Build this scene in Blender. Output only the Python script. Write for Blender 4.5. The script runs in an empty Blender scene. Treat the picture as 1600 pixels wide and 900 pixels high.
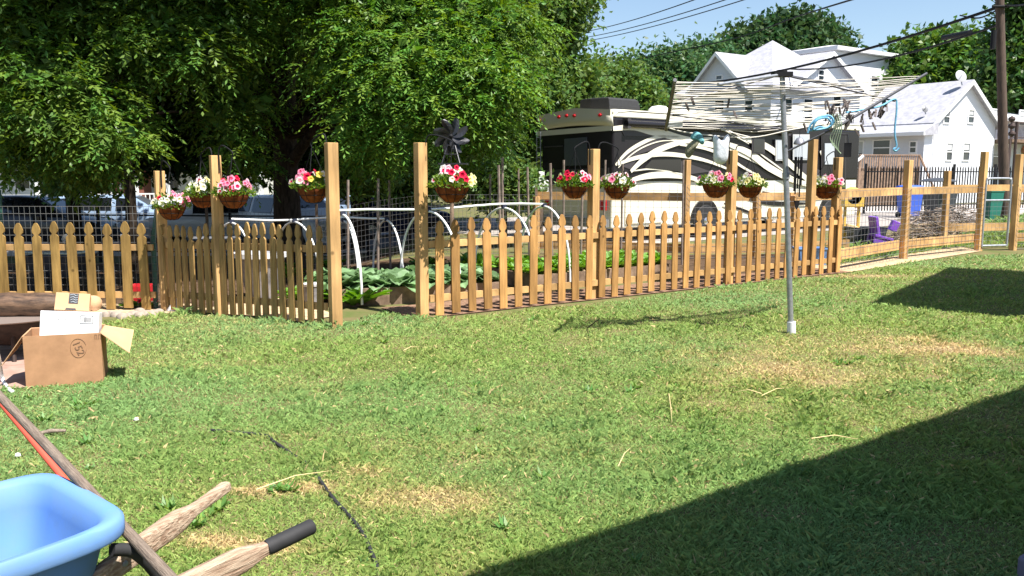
import bpy, math, random
import numpy as np
from mathutils import Vector, Matrix
random.seed(7); rng = np.random.default_rng(11)
SC = bpy.context.scene
COL = SC.collection
Z = Vector((0, 0, 1))
# ------------------------------------------------------------------ camera geometry
F, CZ = 1350.0, 1.8
PIT = math.atan(180 / F)
def ray(px, py):
    cx, cy = (px - 800) / F, -(py - 450) / F
    return Vector((cx, math.cos(PIT) + cy * math.sin(PIT), -math.sin(PIT) + cy * math.cos(PIT)))
def at(px, py, Y):
    d = ray(px, py); t = Y / d.y
    return Vector((d.x * t, Y, CZ + d.z * t))
def atz(px, py, z=0.0):
    d = ray(px, py); t = (z - CZ) / d.z
    return Vector((d.x * t, d.y * t, z))
def ss(t): t = np.clip(t, 0, 1); return t * t * (3 - 2 * t)
def gz(x, y):
    return -0.1 * ss((-2.4 - x) / 2.0) * ss((y - 9.6) / 2.4) - 0.40 * ss((-1.5 - x) / 3.5) * ss((y - 14.5) / 7)
def G(x, y): return float(gz(np.float64(x), np.float64(y)))
# ------------------------------------------------------------------ materials
MATS = {}
def mat(name, col, rough=0.7, metal=0.0, var=0.0, scale=8.0, bump=0.0, stretch=(1, 1, 1), rnd=0.0, col2=None, spec=0.5, trans=0.0):
    if name in MATS: return MATS[name]
    m = bpy.data.materials.new(name); m.use_nodes = True
    nt = m.node_tree; N = nt.nodes; L = nt.links; b = N['Principled BSDF']
    b.inputs['Base Color'].default_value = (*col, 1)
    b.inputs['Roughness'].default_value = rough
    b.inputs['Metallic'].default_value = metal
    b.inputs['Specular IOR Level'].default_value = spec
    if var or bump or col2:
        tc = N.new('ShaderNodeTexCoord'); mp = N.new('ShaderNodeMapping')
        mp.inputs['Scale'].default_value = stretch
        L.new(tc.outputs['Object'], mp.inputs[0])
        nz = N.new('ShaderNodeTexNoise'); nz.inputs['Scale'].default_value = scale
        nz.inputs['Detail'].default_value = 6; nz.inputs['Roughness'].default_value = 0.65
        L.new(mp.outputs[0], nz.inputs['Vector'])
        if rnd:
            oi = N.new('ShaderNodeObjectInfo'); vm = N.new('ShaderNodeVectorMath'); vm.operation = 'ADD'
            sc = N.new('ShaderNodeMath'); sc.operation = 'MULTIPLY'; sc.inputs[1].default_value = 37.0
            L.new(oi.outputs['Random'], sc.inputs[0]); L.new(mp.outputs[0], vm.inputs[0]); L.new(sc.outputs[0], vm.inputs[1])
            L.new(vm.outputs[0], nz.inputs['Vector'])
        c2 = col2 or tuple(c * (1 - var) for c in col)
        c1 = col if col2 else tuple(min(1, c * (1 + var)) for c in col)
        cr = N.new('ShaderNodeValToRGB')
        cr.color_ramp.elements[0].position = 0.36; cr.color_ramp.elements[0].color = (*c2, 1)
        cr.color_ramp.elements[1].position = 0.64; cr.color_ramp.elements[1].color = (*c1, 1)
        L.new(nz.outputs['Fac'], cr.inputs[0]); out = cr.outputs[0]
        if rnd:
            hs = N.new('ShaderNodeHueSaturation')
            mr = N.new('ShaderNodeMapRange'); mr.inputs['To Min'].default_value = 1 - rnd; mr.inputs['To Max'].default_value = 1 + rnd
            L.new(oi.outputs['Random'], mr.inputs[0]); L.new(mr.outputs[0], hs.inputs['Value']); L.new(out, hs.inputs['Color']); out = hs.outputs[0]
        L.new(out, b.inputs['Base Color'])
        if bump:
            bp = N.new('ShaderNodeBump'); bp.inputs['Strength'].default_value = bump; bp.inputs['Distance'].default_value = 0.01
            L.new(nz.outputs['Fac'], bp.inputs['Height']); L.new(bp.outputs[0], b.inputs['Normal'])
    MATS[name] = m; return m
def knots(m, dens=3.2, size=.10, amt=.45):
    nt = m.node_tree; N = nt.nodes; L = nt.links; b = N['Principled BSDF']; src = b.inputs['Base Color'].links[0].from_socket
    tc = N.new('ShaderNodeTexCoord'); oi = N.new('ShaderNodeObjectInfo'); vm = N.new('ShaderNodeVectorMath'); vm.operation = 'ADD'; k = N.new('ShaderNodeMath'); k.operation = 'MULTIPLY'; k.inputs[1].default_value = 91.0
    L.new(oi.outputs['Random'], k.inputs[0]); L.new(tc.outputs['Object'], vm.inputs[0]); L.new(k.outputs[0], vm.inputs[1])
    vo = N.new('ShaderNodeTexVoronoi'); vo.inputs['Scale'].default_value = dens; L.new(vm.outputs[0], vo.inputs['Vector'])
    mr = N.new('ShaderNodeMapRange'); mr.inputs['From Min'].default_value = size * .5; mr.inputs['From Max'].default_value = size; mr.inputs['To Min'].default_value = amt; mr.inputs['To Max'].default_value = 1.0
    L.new(vo.outputs['Distance'], mr.inputs[0]); n2 = N.new('ShaderNodeTexNoise'); n2.inputs['Scale'].default_value = 1.6; L.new(vm.outputs[0], n2.inputs['Vector'])
    m2 = N.new('ShaderNodeMapRange'); m2.inputs['From Min'].default_value = .35; m2.inputs['From Max'].default_value = .65; m2.inputs['To Min'].default_value = .72; m2.inputs['To Max'].default_value = 1.12; L.new(n2.outputs['Fac'], m2.inputs[0])
    mu = N.new('ShaderNodeMath'); mu.operation = 'MULTIPLY'; L.new(mr.outputs[0], mu.inputs[0]); L.new(m2.outputs[0], mu.inputs[1])
    hs = N.new('ShaderNodeHueSaturation'); L.new(src, hs.inputs['Color']); L.new(mu.outputs[0], hs.inputs['Value']); L.new(hs.outputs[0], b.inputs['Base Color'])
def grain(name, c1, c2, ang, scale=9, k=10, bump=.7):
    m = mat(name, c1, .85, col2=c2, scale=scale, bump=bump, spec=.15); mp = [n for n in m.node_tree.nodes if n.type == 'MAPPING'][0]
    mp.vector_type = 'TEXTURE'; mp.inputs['Rotation'].default_value = ang; mp.inputs['Scale'].default_value = (1, 1 / k, 1 / k); return m
def leafmat(name, transl=0.35, rough=0.45, spec=0.3):
    m = bpy.data.materials.new(name); m.use_nodes = True
    nt = m.node_tree; N = nt.nodes; L = nt.links; b = N['Principled BSDF']
    at_ = N.new('ShaderNodeAttribute'); at_.attribute_name = 'Col'
    L.new(at_.outputs['Color'], b.inputs['Base Color']); b.inputs['Roughness'].default_value = rough
    b.inputs['Specular IOR Level'].default_value = spec
    tr = N.new('ShaderNodeBsdfTranslucent'); mx = N.new('ShaderNodeMixShader'); mx.inputs[0].default_value = transl
    hs = N.new('ShaderNodeHueSaturation'); hs.inputs['Value'].default_value = 1.5; hs.inputs['Saturation'].default_value = 1.15; hs.inputs['Hue'].default_value = 0.485
    L.new(at_.outputs['Color'], hs.inputs['Color']); L.new(hs.outputs[0], tr.inputs[0])
    L.new(b.outputs[0], mx.inputs[1]); L.new(tr.outputs[0], mx.inputs[2]); L.new(mx.outputs[0], N['Material Output'].inputs['Surface'])
    MATS[name] = m; return m
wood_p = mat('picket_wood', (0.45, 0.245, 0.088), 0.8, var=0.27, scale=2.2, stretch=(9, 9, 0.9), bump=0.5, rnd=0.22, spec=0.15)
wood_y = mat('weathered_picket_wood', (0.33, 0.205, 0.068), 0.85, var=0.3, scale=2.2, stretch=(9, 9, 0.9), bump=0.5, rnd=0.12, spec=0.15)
wood_post = mat('post_wood', (0.58, 0.35, 0.15), 0.75, var=0.2, scale=3, stretch=(6, 6, 0.6), bump=0.4, rnd=0.1, spec=0.2)
wood_rail = mat('rail_wood', (0.56, 0.34, 0.145), 0.8, var=0.2, scale=5, bump=0.3, rnd=0.1, spec=0.15)
wood_old = mat('old_wood', (0.20, 0.14, 0.10), 0.9, var=0.35, scale=6, bump=0.5, rnd=0.2, spec=0.1)
wood_grey = mat('weathered_handle_wood', (0.24, 0.19, 0.15), 0.8, var=0.35, scale=14, stretch=(6, 6, 1.5), bump=0.6, spec=0.2)
wood_handle = mat('pale_handle_wood', (0.62, 0.47, 0.33), 0.8, var=0.25, scale=7, bump=0.6, col2=(0.36, 0.22, 0.15), spec=0.2)
wire_m = mat('galvanised_wire', (0.22, 0.22, 0.23), 0.5, 0.6)
black_m = mat('black_metal', (0.012, 0.012, 0.014), 0.7, 0.0, spec=.2)
for _w in (wood_p, wood_y, wood_post, wood_rail): knots(_w)
galv_m = mat('galvanised_steel', (0.36, 0.38, 0.41), 0.45, 0.55, var=0.15, scale=20)
pvc_m = mat('white_pvc', (0.82, 0.82, 0.80), 0.35)
coir_m = mat('coir_liner', (0.30, 0.095, 0.035), 0.95, col2=(0.12, 0.035, 0.015), scale=9, bump=0.8, spec=0.05)
card_m = mat('cardboard', (0.44, 0.245, 0.135), 0.85, var=0.13, scale=5, spec=0.1)
card2_m = mat('cardboard_inside', (0.54, 0.33, 0.19), 0.85, var=0.06, scale=6, spec=0.1)
ink_m = mat('dark_ink', (0.03, 0.03, 0.035), 0.7)
paper_m = mat('white_carton', (0.82, 0.82, 0.84), 0.6)
blue_m = mat('blue_polyethylene', (0.13, 0.28, 0.60), 0.6, col2=(0.15, 0.27, 0.49), scale=5, spec=0.25, bump=0.12)
red_m = mat('red_paint', (0.75, 0.10, 0.06), 0.4)
rubber_m = mat('black_rubber', (0.02, 0.02, 0.022), 0.75, var=0.2, scale=15)
siding_m = mat('white_siding', (0.64, 0.66, 0.70), 0.6)
trim_m = mat('white_trim', (0.82, 0.82, 0.82), 0.5)
roof_m = mat('grey_shingles', (0.42, 0.42, 0.45), 0.9, col2=(0.30, 0.30, 0.34), scale=3.5, spec=0.1)
glass_m = mat('window_glass', (0.03, 0.04, 0.05), 0.08, spec=0.8)
curtain_m = mat('window_blind', (0.45, 0.46, 0.46), 0.7)
conc_m = mat('concrete', (0.46, 0.42, 0.39), 0.9, var=0.12, scale=2, bump=0.2)
bark_m = mat('bark', (0.045, 0.034, 0.026), 0.95, var=0.5, scale=4, stretch=(5, 5, 1), bump=1.0, spec=0.05)
leaf_m = leafmat('leaf', 0.27); grass_m = leafmat('grass_blade', 0.25, 0.6, 0.12); petal_m = leafmat('petal', 0.3, 0.6, 0.1)
stone_m = mat('stone', (0.33, 0.27, 0.22), 0.9, var=0.3, scale=6, bump=0.6)
# siding gets real lap lines through bump
def add_laps(m, step, strength=0.6):
    nt = m.node_tree; N = nt.nodes; L = nt.links; b = N['Principled BSDF']
    g = N.new('ShaderNodeNewGeometry'); sp = N.new('ShaderNodeSeparateXYZ'); L.new(g.outputs['Position'], sp.inputs[0])
    md = N.new('ShaderNodeMath'); md.operation = 'FRACT'; dv = N.new('ShaderNodeMath'); dv.operation = 'DIVIDE'; dv.inputs[1].default_value = step
    L.new(sp.outputs['Z'], dv.inputs[0]); L.new(dv.outputs[0], md.inputs[0])
    bp = N.new('ShaderNodeBump'); bp.inputs['Strength'].default_value = strength; bp.inputs['Distance'].default_value = 0.03; bp.invert = True
    L.new(md.outputs[0], bp.inputs['Height']); L.new(bp.outputs[0], b.inputs['Normal'])
add_laps(siding_m, 0.22)
# ------------------------------------------------------------------ object helpers
WM = {}
def link(o, parent=None, W=None):
    COL.objects.link(o)
    if parent is not None: o.parent = parent
    WM[o] = W if W is not None else (WM[parent] if parent is not None else Matrix())
    return o
def tag(o, label=None, cat=None, group=None, kind=None):
    if label: o['label'] = label
    if cat: o['category'] = cat
    if group: o['group'] = group
    if kind: o['kind'] = kind
    return o
def thing(name, loc, label, cat, group=None, rz=0.0):
    o = bpy.data.objects.new(name, None); o.location = loc; o.rotation_euler = (0, 0, rz); o.empty_display_size = 0.2
    link(o, None, Matrix.Translation(loc) @ Matrix.Rotation(rz, 4, 'Z'))
    return tag(o, label, cat, group)
def inst(me, name, parent, loc=(0, 0, 0), rot=(0, 0, 0), scale=(1, 1, 1)):
    o = bpy.data.objects.new(name, me); o.location = loc; o.rotation_euler = rot; o.scale = scale
    return link(o, parent)
def copy_tree(o, parent=None):
    c = o.copy(); COL.objects.link(c); c.parent = parent
    WM[c] = WM.get(o, Matrix())
    for ch in list(o.children): copy_tree(ch, c)
    return c
class MB:
    def __init__(s): s.v = []; s.f = []; s.m = []; s.mi = 0
    def add(s, vs, fs):
        n = len(s.v); s.v += [tuple(p) for p in vs]; s.f += [tuple(n + i for i in f) for f in fs]; s.m += [s.mi] * len(fs); return s
    def box(s, c, sz, R=None):
        c = Vector(c); h = [a / 2 for a in sz]; vs = []
        for x in (-1, 1):
            for y in (-1, 1):
                for z in (-1, 1):
                    p = Vector((x * h[0], y * h[1], z * h[2])); vs.append(c + (R @ p if R else p))
        return s.add(vs, [(0, 1, 3, 2), (4, 6, 7, 5), (0, 4, 5, 1), (2, 3, 7, 6), (0, 2, 6, 4), (1, 5, 7, 3)])
    def beam(s, p0, p1, w, h, up=Z):
        p0, p1 = Vector(p0), Vector(p1); d = p1 - p0; L = d.length; d = d / L
        sd = d.cross(up)
        if sd.length < 1e-4: sd = Vector((1, 0, 0))
        sd.normalize(); u = sd.cross(d)
        return s.box((p0 + p1) / 2, (L, w, h), Matrix((d, sd, u)).transposed())
    def tube(s, pts, r, n=8, cap=True):
        pts = [Vector(p) for p in pts]; k = len(pts); rs = r if isinstance(r, (list, tuple)) else [r] * k
        d0 = (pts[1] - pts[0]).normalized(); a = d0.cross(Z if abs(d0.z) < .9 else Vector((1, 0, 0))).normalized(); vs = []
        for i in range(k):
            d = (pts[min(i + 1, k - 1)] - pts[max(i - 1, 0)]).normalized()
            a = (a - d * a.dot(d)).normalized(); b = d.cross(a)
            for j in range(n):
                t = 2 * math.pi * j / n; vs.append(pts[i] + (a * math.cos(t) + b * math.sin(t)) * rs[i])
        fs = [(i * n + j, i * n + (j + 1) % n, (i + 1) * n + (j + 1) % n, (i + 1) * n + j) for i in range(k - 1) for j in range(n)]
        if cap: fs += [tuple(range(n))[::-1], tuple((k - 1) * n + j for j in range(n))]
        return s.add(vs, fs)
    def lathe(s, prof, c=(0, 0, 0), n=20, R=None, squash=1.0):
        c = Vector(c); vs = []
        for r, z in prof:
            for j in range(n):
                t = 2 * math.pi * j / n; p = Vector((r * math.cos(t), r * math.sin(t) * squash, z)); vs.append(c + (R @ p if R else p))
        k = len(prof)
        fs = [(i * n + j, i * n + (j + 1) % n, (i + 1) * n + (j + 1) % n, (i + 1) * n + j) for i in range(k - 1) for j in range(n)]
        if prof[0][0] > 1e-4: fs.append(tuple(range(n))[::-1])
        if prof[-1][0] > 1e-4: fs.append(tuple((k - 1) * n + j for j in range(n)))
        return s.add(vs, fs)
    def prism(s, poly, vec):
        poly = [Vector(p) for p in poly]; vec = Vector(vec); n = len(poly)
        return s.add(poly + [p + vec for p in poly], [tuple(range(n))[::-1], tuple(range(n, 2 * n))] + [(i, (i + 1) % n, n + (i + 1) % n, n + i) for i in range(n)])
    def loft(s, rings, cap=True, closed=True):
        k, n = len(rings), len(rings[0]); vs = [p for r in rings for p in r]; m = n if closed else n - 1
        fs = [(i * n + j, i * n + (j + 1) % n, (i + 1) * n + (j + 1) % n, (i + 1) * n + j) for i in range(k - 1) for j in range(m)]
        if cap and closed: fs += [tuple(range(n))[::-1], tuple((k - 1) * n + j for j in range(n))]
        return s.add(vs, fs)
    def build(s, name, mats, parent=None, smooth=False, bevel=0.0, origin=None):
        me = bpy.data.meshes.new(name)
        W = WM[parent] if parent is not None else Matrix.Translation(origin or (0, 0, 0))
        Wi = W.inverted(); me.from_pydata([Wi @ Vector(p) for p in s.v], [], s.f)
        for m in (mats if isinstance(mats, (list, tuple)) else [mats]): me.materials.append(m)
        me.polygons.foreach_set('material_index', s.m)
        if smooth: me.polygons.foreach_set('use_smooth', [True] * len(s.f))
        import bmesh
        bm = bmesh.new(); bm.from_mesh(me); bmesh.ops.recalc_face_normals(bm, faces=bm.faces)
        if smooth:
            for e in bm.edges:
                if len(e.link_faces) == 2 and e.calc_face_angle(0) > 0.9: e.smooth = False
        bm.to_mesh(me); bm.free()
        o = bpy.data.objects.new(name, me)
        if parent is None: o.location = W.translation
        link(o, parent, W if parent is None else None)
        if bevel:
            b = o.modifiers.new('bevel', 'BEVEL'); b.width = bevel; b.segments = 2; b.limit_method = 'ANGLE'
        return o
def spline(pts, k=6):
    pts = [Vector(p) for p in pts]; P = [pts[0]] + pts + [pts[-1]]; out = []
    for i in range(1, len(P) - 2):
        for j in range(k):
            t = j / k; a, b, c, d = P[i - 1], P[i], P[i + 1], P[i + 2]
            out.append(0.5 * ((2 * b) + (c - a) * t + (2 * a - 5 * b + 4 * c - d) * t * t + (3 * b - a - 3 * c + d) * t ** 3))
    out.append(pts[-1]); return out
def text_mesh(txt, size, name):
    cu = bpy.data.curves.new(name, 'FONT'); cu.body = txt; cu.size = size; cu.extrude = 0.0008; cu.align_x = 'CENTER'; cu.align_y = 'CENTER'
    o = bpy.data.objects.new(name, cu); COL.objects.link(o)
    me = bpy.data.meshes.new_from_object(o); bpy.data.objects.remove(o); return me
# ------------------------------------------------------------------ leaf clouds
def vnoise(x, y, s, seed):
    r = np.random.default_rng(seed); g = r.random((64, 64)); x = x / s + 300; y = y / s + 300
    xi = np.floor(x).astype(int); yi = np.floor(y).astype(int); fx = ss(x - xi); fy = ss(y - yi)
    a = g[xi % 64, yi % 64]; b = g[(xi + 1) % 64, yi % 64]; c = g[xi % 64, (yi + 1) % 64]; d = g[(xi + 1) % 64, (yi + 1) % 64]
    return (a * (1 - fx) + b * fx) * (1 - fy) + (c * (1 - fx) + d * fx) * fy
def nrm(a): return a / np.maximum(np.linalg.norm(a, axis=-1, keepdims=True), 1e-6)
def raw_mesh(name, V, k, cols, m):
    """V (n,k,3) polygons of k corners, one colour each"""
    n = V.shape[0]; me = bpy.data.meshes.new(name); me.vertices.add(n * k); me.vertices.foreach_set('co', V.reshape(-1).astype(np.float32))
    me.loops.add(n * k); me.loops.foreach_set('vertex_index', np.arange(n * k, dtype=np.int32))
    me.polygons.add(n); me.polygons.foreach_set('loop_start', np.arange(0, n * k, k, dtype=np.int32))
    ca = me.color_attributes.new('Col', 'FLOAT_COLOR', 'POINT')
    c4 = np.ones((n, k, 4), np.float32); c4[:, :, :3] = cols[:, None, :]; ca.data.foreach_set('color', c4.reshape(-1))
    me.materials.append(m); me.update(); me.validate(); return me
def leaf_quads(P, A, S, L, W, fold=0.25):
    """P base, A axis, S side, L length, W half width"""
    Nn = nrm(np.cross(A, S)); L = L[:, None]; W = W[:, None]
    mid = P + A * L * 0.45
    return np.stack([P, mid + S * W + Nn * W * fold, P + A * L - Nn * L * 0.08, mid - S * W + Nn * W * fold], 1)
def compound(P, D, k, rach, L, W, r):
    """k leaflets along a drooping rachis at each P with direction D"""
    n = len(P); up = np.array([0, 0, 1.0]); side = nrm(np.cross(D, up) + 1e-3); out = []
    t = (np.arange(k) + 1) / k
    R = rach * r.uniform(.7, 1.25, (n, 1, 1))
    base = P[:, None, :] + D[:, None, :] * R * t[None, :, None] - up * (t ** 2)[None, :, None] * R * 0.45
    sg = np.where(np.arange(k) % 2 == 0, 1.0, -1.0)[None, :, None]; sg = np.broadcast_to(sg, (n, k, 1)).copy(); sg[:, -1] = 0.05
    A = nrm(side[:, None, :] * sg + D[:, None, :] * 0.55 - up * r.uniform(.15, .75, (n, k, 1)) + r.normal(0, .18, (n, k, 3)))
    S = nrm(np.cross(A, up + r.normal(0, .35, (n, k, 3))))
    l = L * r.uniform(.75, 1.25, n * k); w = W * r.uniform(.8, 1.2, n * k)
    return leaf_quads(base.reshape(-1, 3), A.reshape(-1, 3), S.reshape(-1, 3), l, w)
def lobes_sample(lobes, n, r, inner=0.45, nf=0):
    c = np.array([l[:3] for l in lobes]); R = np.array([l[3:6] for l in lobes]); vol = (R[:, 0] * R[:, 1] * R[:, 2]) ** 0.75
    if nf: vol[:nf] *= 3.2
    i = r.choice(len(lobes), n, p=vol / vol.sum()); d = nrm(r.normal(0, 1, (n, 3)))
    rad = r.uniform(inner ** 3, 1, n) ** (1 / 3) * r.uniform(.86, 1.12, n)
    return c[i] + d * R[i] * rad[:, None], nrm(d / R[i] * R[i].mean()), i
def leafcol(n, base, r, k=1, jit=0.22):
    b = np.array(base)[None] * r.uniform(1 - jit, 1 + jit, (n, 1)); b = b + np.array([.6, .25, -.02]) * b[:, 1:2] * r.uniform(-.25, .35, (n, 1))
    return np.repeat(np.clip(b, .003, 1), k, 0)
def tree(name, base, trunk_r, lobes, label, cat, group=None, base_col=(.055, .105, .018), sprays=6000, nfront=0, k=9, rach=.34, L=.10, W=.02, seed=1, simple=0, fill=0, fillL=.22, lean=(0, 0), fork=2.2, branches=None, limb_step=1):
    r = np.random.default_rng(seed); bx, by = base; b = Vector((bx, by, G(bx, by) - 0.1))
    root = thing(name, b, label, cat, group)
    m = MB(); cx = sum(l[0] for l in lobes) / len(lobes); cy = sum(l[1] for l in lobes) / len(lobes); top = max(l[2] for l in lobes)
    mid = Vector((bx + lean[0], by + lean[1], b.z + fork)); tp = Vector(((cx + mid.x) / 2, (cy + mid.y) / 2, top))
    m.tube(spline([b, b + (mid - b) * .12, mid, mid.lerp(tp, .5), tp], 4), [trunk_r * 1.45] + [trunk_r * 1.1] * 4 + [trunk_r * (1 - .82 * i / 11) for i in range(12)], 12)
    for l in lobes[::limb_step]:
        c = Vector(l[:3]); q = min(max((c.z - mid.z) / max(tp.z - mid.z, .1) - .3, 0), .85); s0 = mid.lerp(tp, q)
        pts = spline([s0, s0.lerp(c, .45) + Vector((0, 0, .25)), c], 4); r0 = trunk_r * (.42 - .25 * q)
        m.tube(pts, [r0 * (1 - .8 * i / (len(pts) - 1)) for i in range(len(pts))], 6)
        for _ in range(4):
            d = Vector(nrm(r.normal(0, 1, 3))); e = c + Vector((d.x * l[3], d.y * l[4], d.z * l[5])) * .85
            p1 = pts[-3].lerp(c, r.random())
            m.tube([p1, p1.lerp(e, .5) + Vector((0, 0, .12)), e], [r0 * .25, r0 * .16, r0 * .05], 4)
    for br in (branches or []):
        m.tube(spline(br[0], 5), [br[1] * (1 - .75 * i / (5 * (len(br[0]) - 1))) for i in range(5 * (len(br[0]) - 1) + 1)], 7)
    m.build('trunk', bark_m, root, smooth=True)
    P, D, idx = lobes_sample(lobes, sprays, r, nf=nfront)
    up = np.array([0, 0, 1.])
    D2 = nrm(D * np.array([1, 1, .5]) + r.normal(0, .45, D.shape) - up * .15)
    lc = 1 + .18 * np.sin(idx * 12.9)[:, None]
    if simple:
        n = sprays * simple; P2 = np.repeat(P, simple, 0) + r.normal(0, rach * .5, (n, 3)); A = nrm(np.repeat(D2, simple, 0) * .6 + r.normal(0, .7, (n, 3)) - up * .25)
        S = nrm(np.cross(A, up + r.normal(0, .5, (n, 3)))); Q = leaf_quads(P2, A, S, L * r.uniform(.7, 1.3, n), W * r.uniform(.8, 1.2, n))
        C = leafcol(sprays, base_col, r, simple) * np.repeat(lc, simple, 0) * r.uniform(.85, 1.15, (n, 1))
    else:
        Q = compound(P, D2, k, rach, L, W, r); C = leafcol(sprays, base_col, r, k) * np.repeat(lc, k, 0)
    if fill:
        Pf, Df, _ = lobes_sample([(l[0], l[1], l[2], l[3] * .62, l[4] * .62, l[5] * .62) for l in lobes], fill, r, 0.05)
        A = nrm(r.normal(0, 1, (fill, 3)) - up * .2); S = nrm(np.cross(A, r.normal(0, 1, (fill, 3))))
        Q2 = leaf_quads(Pf, A, S, fillL * r.uniform(.7, 1.3, fill), fillL * .28 * r.uniform(.8, 1.2, fill))
        Q = np.concatenate([Q, Q2]); C = np.concatenate([C, leafcol(fill, base_col, r)])
    Q = Q - np.array(b)[None, None]
    o = bpy.data.objects.new('crown', raw_mesh('crown', Q, 4, C, leaf_m)); link(o, root)
    return root
def rand_lobes(c, R, n, r0, r1, seed, flat=.6, zmin=None, keep=None):
    r = random.Random(seed); out = []
    while len(out) < n:
        d = Vector((r.gauss(0, 1), r.gauss(0, 1), r.gauss(0, 1))).normalized() * r.uniform(.35, 1) ** .6
        p = (c[0] + d.x * R[0], c[1] + d.y * R[1], c[2] + d.z * R[2])
        if zmin is not None and p[2] < zmin: continue
        if keep and not keep(p): continue
        q = r.uniform(r0, r1); out.append((*p, q, q, q * flat))
    return out
# ------------------------------------------------------------------ camera, light, sky
cam = bpy.data.cameras.new('camera'); cam.lens = F / 1600 * 36; cam.sensor_width = 36; cam.clip_end = 2000; cam.clip_start = 0.05
co = bpy.data.objects.new('camera', cam); co.location = (0, 0, CZ); co.rotation_euler = (math.pi / 2 - PIT, 0, 0); COL.objects.link(co); SC.camera = co
EL = math.radians(61); SH = Vector((0.75, -0.66, 0)).normalized()
SUN = SH * math.cos(EL) + Z * math.sin(EL)
sl = bpy.data.lights.new('sun', 'SUN'); sl.energy = 5.0; sl.angle = math.radians(0.53); sl.color = (1, .955, .88)
so = bpy.data.objects.new('sun', sl); so.rotation_euler = SUN.to_track_quat('Z', 'Y').to_euler(); so.location = (20, -20, 40); COL.objects.link(so)
w = bpy.data.worlds.new('World'); SC.world = w; w.use_nodes = True
nt = w.node_tree; bg = nt.nodes['Background']; sky = nt.nodes.new('ShaderNodeTexSky'); sky.sky_type = 'NISHITA'; sky.sun_disc = False
sky.sun_elevation = EL; sky.sun_rotation = math.atan2(SH.x, SH.y); sky.air_density = 1.0; sky.dust_density = 0.7; sky.ozone_density = 1.8
nt.links.new(sky.outputs[0], bg.inputs[0]); bg.inputs[1].default_value = 0.082
SC.view_settings.view_transform = 'Standard'; SC.view_settings.look = 'None'; SC.view_settings.gamma = 1; SC.view_settings.use_curve_mapping = False
SC.view_settings.exposure = 1.1
SC.cycles.use_denoising = True; SC.cycles.max_bounces = 6; SC.cycles.transparent_max_bounces = 8; SC.cycles.diffuse_bounces = 3; SC.cycles.glossy_bounces = 3
SC.cycles.use_adaptive_sampling = True; SC.cycles.adaptive_threshold = 0.01; SC.cycles.sample_clamp_indirect = 8
# ------------------------------------------------------------------ key places
def gp(px, py, z=0.0): p = atz(px, py, z); return (p.x, p.y)
def nstruct(o): return tag(o, kind='structure')
U = Vector((0.815, 0.58, 0)).normalized(); V_ = Vector((-U.y, U.x, 0))      # fence / house directions
A0 = atz(663, 497); A1 = atz(1311, 426); FD = (A1 - A0).normalized()        # right picket fence
B1 = atz(521, 512); B0 = atz(258, 484, -0.09)                               # inner picket fence (far-left corner B0)
C0 = B0 + Vector((-9, 0.15, 0))                                             # left fence runs off frame
P2 = atz(1411, 405); P3 = atz(1528, 392); P4 = atz(1582, 391); P5 = P4 + (P4 - P3).normalized() * 4.5 
# ground ---------------------------------------------------------
def axis_lines(lo, hi, flo, fhi, st):
    a = np.arange(flo, fhi + 1e-6, st); return np.concatenate([[lo, lo * .5, lo * .2][:2], np.linspace(lo * .2, flo - 2, 5), a, np.linspace(fhi + 2, hi * .2, 5), [hi * .5, hi]])
xs = axis_lines(-500, 500, -14, 14, .25); ys = axis_lines(-400, 700, -2, 40, .25)
gx, gy = np.meshgrid(xs, ys, indexing='ij'); gzv = gz(gx, gy)
me = bpy.data.meshes.new('ground'); nx, ny = gx.shape
me.from_pydata(np.stack([gx, gy, gzv], -1).reshape(-1, 3).tolist(), [], [(i * ny + j, (i + 1) * ny + j, (i + 1) * ny + j + 1, i * ny + j + 1) for i in range(nx - 1) for j in range(ny - 1)])
me.polygons.foreach_set('use_smooth', [True] * len(me.polygons))
gm = mat('lawn_soil', (0.10, 0.125, 0.04), 0.95, scale=2.2, col2=(0.17, 0.135, 0.07), bump=0.6, spec=0.05)
me.materials.append(gm); me_ground = me; nstruct(link(bpy.data.objects.new('ground', me)))
def sheet(name, q, m, dz=0.008, n=24, structure=True):
    q = [np.array(p, float)[:2] for p in q]; mb = MB(); vs = []
    for i in range(n + 1):
        for j in range(n + 1):
            u, v = i / n, j / n; p = q[0] * (1 - u) * (1 - v) + q[1] * u * (1 - v) + q[2] * u * v + q[3] * (1 - u) * v
            vs.append((p[0], p[1], G(p[0], p[1]) + dz))
    mb.add(vs, [(i * (n + 1) + j, (i + 1) * (n + 1) + j, (i + 1) * (n + 1) + j + 1, i * (n + 1) + j + 1) for i in range(n) for j in range(n)])
    o = mb.build(name, m, smooth=True); return nstruct(o) if structure else o
mulch_m = mat('red_mulch', (0.30, 0.19, 0.13), 0.95, col2=(0.15, 0.085, 0.055), scale=26, bump=1.0, spec=0.05)
straw_m = mat('straw_mulch', (0.62, 0.47, 0.30), 0.95, col2=(0.36, 0.25, 0.15), scale=14, bump=1.0, spec=0.05)
soil_m = mat('garden_soil', (0.13, 0.085, 0.055), 0.95, col2=(0.05, 0.032, 0.02), scale=9, bump=1.0, spec=0.05)
paver_m = mat('brick_pavers', (0.40, 0.27, 0.22), 0.9, col2=(0.28, 0.18, 0.14), scale=6, bump=0.5, spec=0.1)
gravel_m = mat('gravel', (0.42, 0.38, 0.35), 0.95, col2=(0.27, 0.24, 0.22), scale=22, bump=0.8, spec=0.05)
asphalt_m = mat('asphalt', (0.11, 0.11, 0.115), 0.9, var=0.2, scale=4, bump=0.3)
n_ = Vector((FD.y, -FD.x, 0))
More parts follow.
